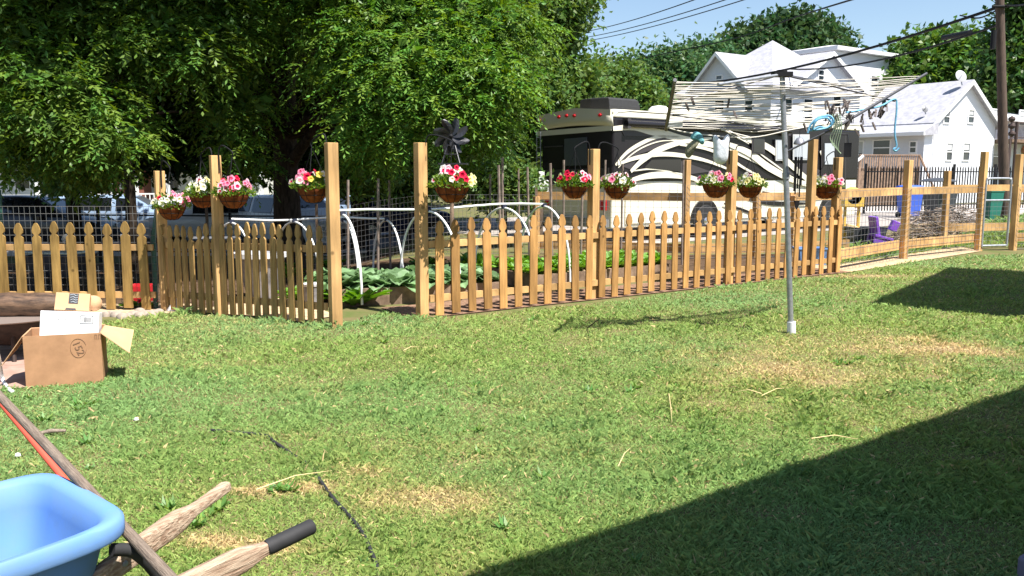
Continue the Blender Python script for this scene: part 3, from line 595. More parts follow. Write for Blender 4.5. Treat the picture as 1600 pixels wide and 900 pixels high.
# ------------------------------------------------------------------ garden: hoops, beds, plants, stakes
E = Vector((.55, -.83, 0)).normalized()
def hoop_tunnel(name, a, b, ts, hw, label, seed, zl=.15):
    root = thing(name, (a.x, a.y, 0), label, 'hoop frame'); m = MB(); r = random.Random(seed)
    pts = [a.lerp(b, t) + Z * (.02 * math.sin(9 * t + seed)) for t in [i / 8 for i in range(9)]]; m.tube(pts, .018, 8); m.build('ridge_pipe', pvc_m, root, smooth=True)
    for t in ts:
        c = a.lerp(b, t) - Z * .045; e = E.copy(); e.rotate(Matrix.Rotation(r.uniform(-.15, .15), 3, 'Z')); h = c.z - zl + .1; m = MB()
        m.tube([c + e * (-hw * math.cos(q)) + Z * (h * (abs(math.sin(q)) ** .8) - h) for q in [math.pi * i / 24 for i in range(25)]], .0175, 8); m.build('hoop', pvc_m, root, smooth=True)
        m = MB(); m.box(c + Z * .02, (.07, .07, .06), Matrix.Rotation(.4, 3, 'Z')); m.build('clip', mat('blue_black_tape', (.02, .025, .05), .6), root)
    return root
hoop_tunnel('hoop_tunnel', at(528, 331, 12.1), at(850, 318, 14.2), [.02, .40, .78, 1], .80, 'white pipe hoops with a ridge pipe, seen through the garden opening', 1)
hoop_tunnel('hoop_tunnel', at(362, 344, 13.9), at(604, 340, 14.2), [0, .40, .72, 1], .80, 'white pipe hoop frame behind the inner picket fence', 2, 0)
def bed(name, c, L, Wd, rot, label, h=.24):
    root = thing(name, (c[0], c[1], G(*c)), label, 'raised bed', rz=rot); g = G(*c)
    R = Matrix.Rotation(rot, 3, 'Z'); C = Vector((c[0], c[1], g))
    for s in (-1, 1):
        m = MB(); m.box(C + R @ Vector((0, s * Wd / 2, h / 2)), (L + .08, .04, h), R); m.build('board', wood_old, root)
        m = MB(); m.box(C + R @ Vector((s * L / 2, 0, h / 2)), (.04, Wd - .05, h), R); m.build('board', wood_old, root)
    m = MB(); m.box(C + R @ Vector((0, 0, h * .4)), (L - .05, Wd - .05, h * .8), R); m.build('soil', straw_m, root)
fb = math.atan2(.58, .815)
bed('raised_bed', (-1.75 + .25, 12.55), 2.4, 1.3, fb - .25, 'timber raised bed full of cabbages inside the opening')
bed('raised_bed', (1.15, 14.55), 2.8, 1.3, fb, 'timber raised bed of leafy greens behind the middle pickets')
def big_leaf_mesh(name, n, L, W, base, seed, elev=(.25, 1.2), nx=5, curl=.55):
    r = np.random.default_rng(seed); V = []; Fc = []; C = []; vs_ = (-1, -.5, 0, .5, 1)
    for i in range(n):
        az = 2.4 * i + r.uniform(-.3, .3); el = elev[0] + (elev[1] - elev[0]) * (i / n) + r.uniform(-.15, .15); l = L * r.uniform(.7, 1.2) * (1.1 - .4 * i / n); w = W * r.uniform(.75, 1.2); tw = r.uniform(-.4, .4)
        d = np.array([math.cos(az), math.sin(az), 0]); s_ = np.array([-math.sin(az), math.cos(az), 0]); up = np.array([0, 0, 1.]); col = np.array(base) * r.uniform(.7, 1.3); n0 = len(V)
        for a in range(nx + 1):
            u = a / nx; hw = w * max(.04, math.sin(math.pi * min(1, u * .9 + .08))) ** .55
            for v in vs_:
                V.append(d * l * (u * math.cos(el) + .35 * curl * u * u) + s_ * v * hw + up * (.02 + l * (math.sin(el) * u - curl * .55 * u * u) + (abs(v) ** 1.5) * hw * .45 + v * hw * tw * .5 + .008 * math.sin(11 * u + 4 * v + i)))
                C.append([*(col * (1.5 if v == 0 else 1)), 1])
        Fc += [(n0 + a * 5 + b, n0 + (a + 1) * 5 + b, n0 + (a + 1) * 5 + b + 1, n0 + a * 5 + b + 1) for a in range(nx) for b in range(4)]
    me = bpy.data.meshes.new(name); me.from_pydata([tuple(p) for p in V], [], Fc); me.polygons.foreach_set('use_smooth', [True] * len(Fc))
    ca = me.color_attributes.new('Col', 'FLOAT_COLOR', 'POINT'); ca.data.foreach_set('color', np.array(C, np.float32).reshape(-1)); me.materials.append(leaf_m); return me
cab = [big_leaf_mesh('cabbage', 26, .27, .105, (.16, .265, .125), s, (.25, 1.3), 6, .7) for s in range(3)]
r = random.Random(5); R = Matrix.Rotation(fb - .25, 3, 'Z'); cc = Vector((-1.5, 12.55, .2))
for i in range(6):
    for j in range(3):
        p = cc + R @ Vector((-1.0 + i * .4 + r.uniform(-.06, .06), -.42 + j * .42, 0)); o = inst(cab[(i + j) % 3], 'cabbage_plant', None, p, (0, 0, r.uniform(0, 6)), (r.uniform(1.05, 1.4),) * 3)
        tag(o, 'blue-green cabbage plant with broad leaves in the raised bed', 'cabbage', 'cabbages growing in the raised bed')
grn = [big_leaf_mesh('greens', 26, .26, .05, (.13, .27, .04), s + 9, (.5, 1.35), 4, .35) for s in range(3)]
R = Matrix.Rotation(fb, 3, 'Z'); cc = Vector((1.15, 14.55, .2))
for i in range(11):
    for j in range(4):
        p = cc + R @ Vector((-1.3 + i * .26 + r.uniform(-.05, .05), -.5 + j * .32, 0)); o = inst(grn[(i + j) % 3], 'leafy_plant', None, p, (0, 0, r.uniform(0, 6)), (r.uniform(.8, 1.25),) * 3)
        tag(o, 'bright green leafy vegetable plant in a row behind the pickets', 'vegetable plant', 'leafy greens in rows behind the middle pickets')
for i in range(14):
    p = Vector((-2.5 + r.uniform(-1.6, 4), 15.2 + r.uniform(-.8, 1.4), G(-3, 15))); o = inst(grn[i % 3], 'leafy_plant', None, p, (0, 0, r.uniform(0, 6)), (r.uniform(1.1, 1.9),) * 3)
    tag(o, 'tall green leafy plant behind the cabbage bed', 'vegetable plant', 'leafy plants behind the cabbage bed')
for i in range(8):
    p = B0.lerp(B1, .40 + .055 * i) + Vector((.5 + r.uniform(0, .3), 1.1 + r.uniform(-.2, .2), 0)); o = inst(grn[i % 3], 'leafy_plant', None, (p.x, p.y, G(p.x, p.y)), (0, 0, r.uniform(0, 6)), (r.uniform(1.1, 1.7),) * 3)
    tag(o, 'green leafy plant behind the shaded inner picket fence', 'vegetable plant', 'leafy plants behind the inner picket fence')
stk = [(544, 281, 13.4), (591, 279, 13.6), (608, 281, 15.0), (653, 272, 13.2), (766, 272, 15.2), (779, 258, 14.0), (785, 246, 14.2), (810, 263, 16.0), (824, 261, 15.6), (860, 255, 14.8), (881, 250, 16.0), (910, 300, 15.2), (946, 250, 15.8), (973, 256, 16.6), (1068, 250, 16.9)]
for px, py, Y in stk:
    p = at(px, py, Y); q = at(px + random.uniform(-4, 5), py + 100, Y); m = MB(); rr = random.uniform(.019, .026); m.tube([(q.x, Y, G(p.x, Y) - .1), (p.x, Y, p.z)], rr, 6)
    tag(m.build('garden_stake', mat('stake_wood', (.23, .18, .15), .85, var=.3, scale=9, spec=.15), origin=(p.x, Y, 0)), 'thin upright weathered stake standing in the vegetable garden', 'stake', 'upright stakes standing in the vegetable garden')
# potted things behind the inner fence
p = at(407, 390, 12.9); g = G(p.x, p.y); root = thing('planter', (p.x, p.y, g), 'large grey round planter with a white rim behind the inner pickets', 'planter')
m = MB(); m.lathe([(.22, g), (.24, g + .12), (.30, g + .42), (.36, g + .62)], (p.x, p.y, 0), 24); m.build('pot', mat('grey_pot', (.22, .21, .22), .8, var=.3, scale=5, bump=.4), root, smooth=True)
m = MB(); m.lathe([(.36, g + .62), (.40, g + .63), (.40, g + .70), (.34, g + .70), (.33, g + .60)], (p.x, p.y, 0), 24); m.build('rim', mat('pale_rim', (.6, .6, .62), .6), root, smooth=True)
p = at(488, 430, 11.5); g = 0; root = thing('bucket', (p.x, p.y, g), 'small dark grey bucket with white lid behind the inner pickets', 'bucket')
m = MB(); m.lathe([(.11, g), (.13, g + .30)], (p.x, p.y, 0), 18); m.build('bucket_body', MATS['grey_pot'], root, smooth=True)
m = MB(); m.lathe([(.14, g + .30), (.145, g + .33), (.03, g + .335)], (p.x, p.y, 0), 18); m.build('lid', MATS['pale_rim'], root, smooth=True)
# ------------------------------------------------------------------ garden windmill
c = at(705, 213, 12.7); root = thing('garden_windmill', (c.x, c.y, 0), 'dark metal garden windmill with curved blades on a small tower', 'windmill')
dk = mat('dark_sheet_metal', (.045, .045, .05), .35, .5)
for i in range(8):
    a = 2 * math.pi * i / 8 + .25; d = Vector((math.cos(a), 0, math.sin(a))); s = Vector((-math.sin(a), 0, math.cos(a))); m = MB(); vs = []
    for u in range(6):
        t = u / 5; w = .018 + .055 * math.sin(math.pi * min(1, t * .8 + .12)); tw = .8 - .5 * t; c2 = c + d * (.03 + .23 * t) + s * (.06 * t * t)
        vs += [c2 - (s * math.cos(tw) + Vector((0, 1, 0)) * math.sin(tw)) * w, c2 + Vector((0, -.02, 0)), c2 + (s * math.cos(tw) + Vector((0, 1, 0)) * math.sin(tw)) * w]
    m.add(vs, [(u * 3 + k, u * 3 + k + 1, u * 3 + k + 4, u * 3 + k + 3) for u in range(5) for k in range(2)]); o = m.build('blade', dk, root); o.modifiers.new('solid', 'SOLIDIFY').thickness = .003
m = MB(); m.lathe([(.001, -.03), (.03, -.02), (.03, .06), (.001, .08)], c, 12, Matrix.Rotation(math.pi / 2, 3, 'X')); m.build('hub', black_m, root)
m = MB(); m.tube([c + Vector((0, .05, 0)), c + Vector((-.1, .3, .06))], .008, 5); m.prism([c + Vector((-.08, .28, -.03)), c + Vector((-.22, .45, -.1)), c + Vector((-.22, .45, .16)), c + Vector((-.08, .28, .1))], (.003, 0, 0)); m.build('tail', dk, root)
pz = at(705, 255, 12.7).z
m = MB()
for sx, sy in ((-1, -1), (1, -1), (-1, 1), (1, 1)): m.tube([(c.x + sx * .13, c.y + sy * .13, pz), (c.x + sx * .02, c.y + sy * .02 + .05, c.z)], .008, 5)
for z in (.33, .66):
    q = .13 - .11 * z; zz = pz + (c.z - pz) * z; m.tube([(c.x - q, c.y - q, zz), (c.x + q, c.y - q, zz), (c.x + q, c.y + q, zz), (c.x - q, c.y + q, zz), (c.x - q, c.y - q, zz)], .005, 4)
m.build('tower', dk, root)
m = MB(); m.box((c.x + .03, c.y, pz - .01), (.42, .32, .02)); m.build('base_plate', dk, root)
m = MB(); m.tube([(c.x, c.y, -.05), (c.x, c.y, pz - .02)], .03, 8); m.build('pole', wood_old, root)
# ------------------------------------------------------------------ vertical planes traced from the photograph
class Face:
    def __init__(s, p0, d): s.p0 = Vector((p0[0], p0[1], 0)); s.d = Vector((d[0], d[1], 0)).normalized(); s.n = Vector((s.d.y, -s.d.x, 0))  # n faces the viewer side
    def uz(s, px, py):
        r_ = ray(px, py); t = (s.p0 - Vector((0, 0, CZ))).dot(s.n) / r_.dot(s.n); h = Vector((0, 0, CZ)) + r_ * t
        return ((h - s.p0).dot(s.d), h.z)
    def P(s, u, z, off=0.0): return s.p0 + s.d * u + Z * z + s.n * off
    def poly(s, m, pts, off, th=.012): m.prism([s.P(u, z, off - th) for u, z in pts], s.n * th)
    def px(s, m, pts, off, th=.012): s.poly(m, [s.uz(*p) for p in pts], off, th)
    def ribbon(s, m, pts, w, off, th=.006):
        q = spline([Vector((*s.uz(*p), 0)) for p in pts], 5); n = len(q); L, R_ = [], []
        for i in range(n):
            d = (q[min(i + 1, n - 1)] - q[max(i - 1, 0)]).normalized(); k = Vector((-d.y, d.x, 0)); t = i / (n - 1); ww = w / 2 * (.35 + .65 * math.sin(math.pi * min(1, t * .9 + .1)))
            L.append(q[i] + k * ww); R_.append(q[i] - k * ww)
        for i in range(n - 1): s.poly(m, [(a.x, a.y) for a in (L[i], L[i + 1], R_[i + 1], R_[i])], off, th)
# ------------------------------------------------------------------ motorhome
cR = at(956, 300, 22.0); d1 = Vector((.78, .62, 0)).normalized(); LEN = 11.6; WID = 2.75
S = Face(cR, d1); B = Face(cR - Vector((d1.y, -d1.x, 0)) * WID, Vector((d1.y, -d1.x, 0)))   # side, rear (rear u runs from left to the near corner)
zt = S.uz(956, 181)[1]; zb = .38
cream = mat('cream_gelcoat', (.74, .70, .58), .25, spec=.5); blk = mat('black_gelcoat', (.018, .016, .018), .25, spec=.3); gry = mat('graphite_gelcoat', (.06, .053, .057), .35, spec=.3); darkglass = mat('tinted_glass', (.012, .014, .018), .06, spec=.8)
root = thing('motorhome', (cR.x, cR.y, 0), 'large black and cream motorhome with sweeping swirl stripes', 'motorhome')
m = MB(); corner = S.P(0, 0); ax = d1; ay = -S.n
def bx(m, u0, u1, v0, v1, z0, z1): m.box(corner + ax * (u0 + u1) / 2 + ay * (v0 + v1) / 2 + Z * (z0 + z1) / 2, (u1 - u0, v1 - v0, z1 - z0), Matrix((ax, ay, Z)).transposed())
zs = S.uz(985, 284)[1]
bx(m, 0, LEN, 0, WID, zs, zt - .02); m.build('upper_body', blk, root, bevel=.06)
m = MB(); bx(m, .03, LEN - .03, .03, WID - .03, zb, zs + .02); m.build('lower_body', cream, root, bevel=.04)
# rounded rear cap and roof
m = MB(); rings = []
for k, (u, dz) in enumerate(((-.03, -.25), (-.06, -.1), (-.05, .0), (.15, .12), (.6, .17), (LEN, .17))):
    rings.append([corner + ax * u + ay * v + Z * (zt + dz + .10 * math.sin(math.pi * (v / WID)) * (1 if k > 1 else .6)) for v in [-.02 + (WID + .04) * i / 10 for i in range(11)]])
m.loft(rings, closed=False); o = m.build('roof', cream, root, smooth=True); sm = o.modifiers.new('s', 'SOLIDIFY'); sm.thickness = .04
m = MB(); bx(m, .0, LEN, -.012, WID + .012, zt - .03, zt + .13); m.build('roof_edge', cream, root, bevel=.03)
# rear wall
m = MB(); B.px(m, [(841, 190), (956, 182), (956, 171), (900, 169), (841, 181)], .05, .05); m.build('rear_cap', cream, root)
m = MB(); B.px(m, [(841, 213), (956, 204), (956, 196), (841, 205)], .03, .03); m.build('rear_stripe', cream, root)
m = MB(); B.px(m, [(883, 217), (918, 214), (918, 258), (883, 259)], .03, .02); m.build('rear_window', mat('rear_window_glass', (.10, .11, .13), .08, spec=.9), root)
m = MB(); B.px(m, [(844, 290), (952, 287), (952, 262), (844, 266)], .02, .012); B.px(m, [(850, 231), (880, 229), (880, 227), (850, 229)], .02); m.build('rear_panel', gry, root)
for px, py in ((845, 188), (876, 183), (888, 181), (900, 181), (940, 180)):
    m = MB(); u, z = B.uz(px, py); m.lathe([(.001, .05), (.05, .04), (.065, 0)], B.P(u, z, .05), 10, Matrix((B.d, Z, B.n)).transposed(), .7); m.build('marker_light', mat('red_lens', (.6, .01, .02), .2), root)
m = MB()
for px in (843, 849): a_, b_ = B.uz(px, 206), B.uz(px, 268); m.tube([B.P(*a_, .10), B.P(*b_, .10)], .016, 6)
for i in range(6): z = zt - .45 - i * .27; ua = B.uz(843, 240)[0]; ub = B.uz(849, 240)[0]; m.tube([B.P(ua, z, .10), B.P(ub, z, .10)], .014, 5)
m.build('ladder', galv_m, root)
for u in (.3, WID - .3):
    m = MB(); B.poly(m, [(u - .12, .85), (u + .12, .85), (u + .12, 1.25), (u - .12, 1.25)], .03, .03); m.build('tail_light', MATS['red_lens'], root)
m = MB(); bx(m, -.1, .02, .1, WID - .1, .42, .62); m.build('bumper', mat('bumper_grey', (.2, .2, .2), .4), root)
# roof gear
m = MB(); a_ = corner + ax * .45 + ay * 1.15 + Z * (zt + .20); Rr = Matrix((ax, ay, Z)).transposed()
m.loft([[a_ + ax * (x * q) + ay * (y * q) + Z * z for x, y in ((0, -.55), (1.15, -.5), (1.3, 0), (1.15, .5), (0, .55), (-.12, 0))] for q, z in ((1.04, 0), (1.04, .12), (1, .28), (.93, .33))]); m.build('air_conditioner', rubber_m, root, bevel=.02)
m = MB(); m.lathe([(.32, 0), (.3, .14), (.2, .23), (.001, .26)], corner + ax * 2.9 + ay * 1.1 + Z * (zt + .2), 18); m.build('satellite_dome', mat('white_plastic', (.82, .82, .80), .4), root, smooth=True)
m = MB(); bx(m, 3.6, 4.3, .9, 1.6, zt + .18, zt + .38); m.build('roof_vent', cream, root, bevel=.04)
m = MB(); m.tube([S.P(.35, zt - .18, .12), S.P(LEN - 4.2, zt - .18, .12)], .085, 10); m.build('awning_roll', blk, root, smooth=True)
for u in (.4, LEN - 4.3): m = MB(); S.poly(m, [(u - .05, zt - .3), (u + .07, zt - .3), (u + .07, zt - .05), (u - .05, zt - .05)], .18, .18); m.build('awning_bracket', gry, root)
# side: graphite areas, then swirl stripes, then windows
m = MB(); S.px(m, [(962, 256), (980, 236), (1004, 222), (1030, 213), (1055, 214), (1045, 226), (1000, 240), (985, 265)], .014); S.px(m, [(975, 212), (1010, 213), (1046, 217), (1040, 207), (1000, 203), (970, 203)], .014)
S.px(m, [(1010, 272), (1064, 274), (1110, 268), (1060, 250), (1030, 250)], .014); S.px(m, [(1100, 200), (1180, 200), (1180, 225), (1120, 215)], .014); S.px(m, [(1200, 255), (1262, 255), (1300, 278), (1240, 275)], .014); m.build('side_panel_graphic', gry, root)
def stripe(pts, w, c=cream, off=.024, nm='swirl_stripe'):
    mm = MB(); S.ribbon(mm, pts, w, off); mm.build(nm, c, root)
stripe([(957, 201), (990, 199), (1015, 205), (1040, 210), (1064, 217), (1100, 224), (1140, 234), (1190, 258)], .20)
stripe([(961, 258), (979, 238), (1003, 223), (1028, 214), (1060, 214)], .10)
stripe([(965, 262), (985, 242), (1008, 228), (1035, 220), (1066, 221)], .035, off=.03)
stripe([(963, 257), (991, 247), (1028, 241), (1064, 243), (1105, 252), (1150, 270)], .12, off=.036)
stripe([(984, 268), (1003, 250), (1028, 234), (1064, 222), (1110, 216)], .16, off=.042)
stripe([(988, 267), (1015, 264), (1040, 267), (1070, 276)], .045, off=.042)
stripe([(986, 281), (1010, 275), (1040, 273), (1075, 277), (1110, 287)], .17, off=.042)
stripe([(1060, 226), (1100, 232), (1135, 246), (1160, 262), (1186, 276)], .09, off=.048)
stripe([(1138, 226), (1170, 240), (1200, 262), (1240, 282), (1290, 296)], .22, off=.048)
stripe([(1150, 214), (1190, 226), (1225, 250), (1260, 280), (1290, 292)], .20, off=.054)
stripe([(1185, 240), (1210, 258), (1240, 280)], .05, off=.054)
stripe([(1280, 236), (1292, 262), (1312, 285), (1335, 296)], .16, off=.048)
m = MB(); S.px(m, [(960, 288), (1110, 290), (1190, 292), (1330, 300), (1330, 305), (958, 306)], .018); m.build('waist_band', cream, root)
stripe([(1145, 300), (1180, 312), (1215, 318), (1262, 318)], .16, blk, .03, 'lower_swirl_stripe'); stripe([(1190, 300), (1220, 306), (1270, 308), (1300, 304)], .10, blk, .03, 'lower_swirl_stripe'); stripe([(1130, 318), (1165, 330), (1200, 345)], .08, blk, .03, 'lower_swirl_stripe')
def win(name, q, off, m_, fr=None, frw=2):
    if fr:
        cx = sum(p[0] for p in q) / len(q); cy = sum(p[1] for p in q) / len(q)
        mm = MB(); S.px(mm, [(p[0] + math.copysign(frw, p[0] - cx), p[1] + math.copysign(frw, p[1] - cy)) for p in q], off, .03); f = mm.build(name, fr, root); mm = MB(); S.px(mm, q, off + .008, .02); mm.build('pane', m_, f)
    else: mm = MB(); S.px(mm, q, off, .02); mm.build(name, m_, root)
win('side_window', [(1005, 262), (1016, 250), (1062, 249), (1062, 268)], .05, darkglass)
win('side_window', [(1174, 217), (1190, 217), (1190, 238), (1174, 238)], .07, darkglass, gry)
win('side_window', [(1211, 220), (1222, 220), (1222, 249), (1211, 249)], .07, mat('grey_blind', (.45, .48, .52), .6), mat('light_frame', (.5, .5, .5), .4))  # blind is plain grey
win('side_window', [(1238, 212), (1260, 212), (1260, 248), (1238, 248)], .07, MATS['grey_blind'], MATS['light_frame'])
win('entry_door', [(1282, 210), (1318, 210), (1318, 300), (1282, 300)], .06, blk, gry, 1)
win('side_window', [(1285, 224), (1300, 224), (1300, 257), (1285, 257)], .09, MATS['grey_blind'])
for u0, u1 in ((.5, 1.9), (4.6, 6.1), (6.3, 7.6)):
    m = MB(); S.poly(m, [(u0, .48), (u1, .48), (u1, 1.15), (u0, 1.15)], .006, .03); m.build('storage_hatch', cream, root, bevel=.01)
for px in (1102, 1296):
    u, _ = S.uz(px, 335); m = MB(); n = 16
    m.prism([S.P(u + .62 * math.cos(t), .42 + .66 * math.sin(t) if t > 0 else .42, -.1) for t in [math.pi * i / n for i in range(n + 1)]], S.n * .115); m.build('wheel_arch', blk, root)
    for v in (0.0, WID - .35):
        c_ = S.P(u, .46, -v); Rw_ = Matrix((S.d, Z, S.n)).transposed(); m = MB(); m.lathe([(.26, -.28), (.44, -.27), (.47, -.2), (.47, -.02), (.44, .04), (.28, .045)], c_, 26, Rw_); wh = m.build('wheel', rubber_m, root, smooth=True)
        m = MB(); m.lathe([(.27, .03), (.24, .0), (.12, .02), (.09, .06), (.001, .065)], c_, 20, Rw_); m.build('rim', mat('chrome', (.6, .6, .62), .2, .9), wh, smooth=True)
m = MB(); u, z = S.uz(1306, 225); m.tube([S.P(u, z + .3, .05), S.P(u + .1, z + .28, .35), S.P(u + .1, z, .38)], .02, 6); m.box(S.P(u + .1, z - .2, .4), (.12, .26, .45), Rr); m.build('side_mirror', blk, root)
# hookup pedestal and white box behind the fence
p = at(846, 300, 21.4); root = thing('utility_pedestal', (p.x, p.y, 0), 'white electrical box on a thin post at the motorhome rear corner', 'utility box')
m = MB(); z1 = at(846, 268, 21.4).z; m.box((p.x, p.y, z1 - .22), (.14, .1, .44)); m.build('meter_box', MATS['white_plastic'], root, bevel=.01)
m = MB(); m.box((p.x + .12, p.y + .02, z1 - .42), (.1, .08, .42)); m.build('outlet_box', MATS['white_plastic'], root, bevel=.01)
m = MB(); m.box((p.x, p.y + .1, (z1 - .02) / 2), (.09, .05, z1)); m.build('post', wood_old, root)
# ------------------------------------------------------------------ rotary clothes dryer
gb = atz(1237, 521); tp_ = at(1222, 112, gb.y - .02)
root = thing('clothes_dryer', (gb.x, gb.y, 0), 'umbrella clothes line on a leaning grey steel pole', 'clothes line')
m = MB(); m.tube([gb - Z * .1, gb.lerp(tp_, .5), tp_], [.031, .031, .028], 14); m.build('pole', galv_m, root, smooth=True)
m = MB(); m.tube([gb - Z * .05, gb.lerp(tp_, .047)], .048, 14); m.build('ground_socket', mat('white_socket', (.75, .76, .80), .5), root, smooth=True)
m = MB(); m.tube([gb.lerp(tp_, .985), tp_ + Z * .02], .055, 12); m.box(tp_ - Z * .03, (.2, .14, .05)); m.build('hub', black_m, root)
m = MB(); m.tube([gb.lerp(tp_, .60), gb.lerp(tp_, .625)], .04, 12); m.build('collar', galv_m, root)
col_ = gb.lerp(tp_, .70); La, Lb = at(1054, 130, 8.7), at(1041, 198, 9.7); Ra, Rb_ = at(1444, 117, 10.6), at(1312, 196, 9.5)
dkm = mat('dark_tube', (.10, .10, .11), .45, .4)
for a_, b_, r_ in ((La + Vector((.0, -.02, .03)), Lb - Vector((0, -.02, .03)), .02), (Ra + (Ra - Rb_) * .03, Rb_, .017), (Rb_, col_, .011), (Lb.lerp(La, .3), col_ + Z * .25, .007)):
    m = MB(); m.tube([a_, b_], r_, 8); m.build('arm', dkm, root, smooth=True)
for e, r_, mt_ in ((at(1122, 132, 8.9), .016, galv_m), (Lb.lerp(La, .55), .010, dkm), (at(1322, 135, 10.2), .013, dkm), (at(1398, 158, 10.2), .010, dkm)):
    m = MB(); m.tube([tp_ - Z * .03, e], r_, 7); m.build('strut', mt_, root, smooth=True)
cord = mat('plastic_cord', (.60, .56, .49), .5, var=.2, scale=3); m = MB(); r = random.Random(3); NL = 23
for i in range(NL):
    t = i / (NL - 1); a_ = La.lerp(Lb, t) ; b_ = Ra.lerp(Rb_, t * .93 + .03); sg = r.uniform(.0, .05); k = 12
    m.tube([a_.lerp(b_, j / k) - Z * (sg * 4 * (j / k) * (1 - j / k) + .0) + Vector((0, 0, r.uniform(-.004, .004))) for j in range(k + 1)], .0048, 5)
    if i % 3 == 1: a2 = a_ + Z * .035; m.tube([a2, a2.lerp(b_, .5) - Z * (.05 + sg), a2.lerp(b_, .98)], .005, 5)
m.build('line_cords', cord, root)
m = MB(); pts = [(1042, 199, 9.6), (1080, 208, 9.55), (1170, 215, 9.5), (1240, 202, 9.5), (1310, 190, 9.6)]; m.tube(spline([at(*p) for p in pts]), .007, 5)
for a_, b_ in (((1125, 200, 9.4), (1170, 225, 9.4)), ((1130, 199, 9.4), (1168, 220, 9.42)), ((1127, 203, 9.38), (1171, 214, 9.4))): m.tube([at(*a_), at(*b_)], .006, 5)
m.build('slack_cord', cord, root)
m = MB(); m.box(at(1055, 192, 9.6), (.16, .02, .09)); m.build('plastic_tag', paper_m, root)
# pegs (individual clothes pegs clipped on the cords)
pg = MB(); pg.box((0, -.006, 0), (.012, .006, .085)); pg.box((0, .006, 0), (.012, .006, .085)); pg.tube([(-.01, 0, .012), (.01, 0, .012)], .006, 6); po = pg.build('tmp', mat('peg_wood', (.16, .13, .12), .8, var=.3, scale=30, rnd=.3)); pm = po.data; bpy.data.objects.remove(po); r = random.Random(9)
for (px, py, Y, n) in ((1305, 178, 9.6, 9), (1318, 172, 9.65, 8), (1328, 190, 9.6, 7), (1296, 172, 9.6, 5), (1362, 188, 9.9, 5), (1375, 176, 10.0, 5), (1346, 196, 9.8, 4), (1300, 196, 9.5, 4), (1078, 168, 9.1, 2), (1142, 172, 9.2, 2), (1252, 188, 9.4, 1), (1384, 168, 10.1, 3)):
    for _ in range(n):
        c_ = at(px + r.uniform(-7, 7), py + r.uniform(-12, 12), Y); o = inst(pm, 'clothes_peg', None, c_, (r.uniform(-.3, .3), r.uniform(-.6, .6), r.uniform(0, 3)), (1.15,) * 3)
        tag(o, 'small dark weathered clothes peg clipped on the dryer cords', 'clothes peg', 'pegs left on the clothes line')
def cloth(name, px_pts, Y, mt_, label, cat, th=.10, seed=1):
    m = MB(); r = random.Random(seed); P_ = [at(*p, Y) for p in px_pts]; c_ = sum(P_, Vector()) / len(P_); rings = []
    for q, y in ((.55, -th), (.95, -th * .6), (1.03, 0), (.95, th * .6), (.55, th)):
        rings.append([c_ + (p - c_) * q * r.uniform(.96, 1.04) + Vector((0, y + r.uniform(-.01, .01), 0)) for p in P_])
    m.loft(rings); o = m.build(name, mt_, smooth=True, origin=tuple(c_)); sb = o.modifiers.new('s', 'SUBSURF'); sb.levels = 1; sb.render_levels = 2; return tag(o, label, cat)
cloth('peg_bag', [(1113, 214), (1118, 208), (1124, 220), (1131, 220), (1136, 207), (1141, 213), (1137, 228), (1138, 250), (1130, 258), (1118, 256), (1114, 248), (1116, 230)], 9.45, mat('white_cloth', (.74, .78, .84), .9, var=.06, scale=14, bump=.8), 'white cloth peg bag hanging from the slack line', 'peg bag', .07)
for k_, (q, c_, lb) in enumerate((([(1074, 225), (1084, 218), (1094, 216), (1092, 224), (1086, 232), (1082, 242), (1076, 249), (1070, 243), (1071, 232)], (.22, .21, .14), 'drab knotted work glove hanging left of the peg bag'), ([(1078, 212), (1084, 206), (1090, 204), (1098, 212), (1102, 224), (1096, 228), (1090, 218), (1080, 220)], (.15, .38, .42), 'teal rag tied on the slack line above the glove'))):
    o = cloth('hanging_' + ('glove', 'rag')[k_], q, 9.5, mat('cloth%d' % k_, c_, .95, var=.35, scale=40, bump=.8), lb, ('glove', 'rag')[k_], .04, k_)
rope = mat('blue_rope', (.16, .42, .62), .6, var=.2, scale=60); root = thing('blue_rope', at(1285, 192, 9.4), 'light blue rope looped on the dryer with a hanging tail', 'rope')
m = MB(); m.tube(spline([at(*p) for p in ((1262, 208, 9.4), (1266, 196, 9.4), (1280, 183, 9.38), (1296, 181, 9.4), (1302, 190, 9.4), (1294, 200, 9.42), (1280, 198, 9.4), (1270, 202, 9.38), (1276, 188, 9.36), (1292, 184, 9.38), (1299, 194, 9.4), (1288, 201, 9.4), (1264, 204, 9.4))], 6), .012, 6); m.build('coil', rope, root, smooth=True)
m = MB(); m.tube(spline([at(*p) for p in ((1322, 176, 9.6), (1345, 172, 9.8), (1375, 166, 10.0), (1398, 155, 10.2), (1401, 170, 10.2), (1398, 205, 10.2), (1401, 228, 10.2), (1396, 233, 10.2), (1400, 236, 10.2), (1405, 231, 10.2))], 6), .011, 6); m.build('tail', rope, root, smooth=True)
root = thing('green_twine', at(1305, 200, 9.5), 'pale green twine strands dangling beside the last picket posts', 'twine'); m = MB()
for i in range(5): x = 1300 + i * 3; m.tube(spline([at(x, 178, 9.5), at(x + 3, 200, 9.48), at(x - 3, 215 + 4 * i, 9.5), at(x + 2, 228 + 3 * i, 9.5)], 4), .005, 4)
m.build('strands', mat('green_twine', (.35, .45, .30), .8), root)
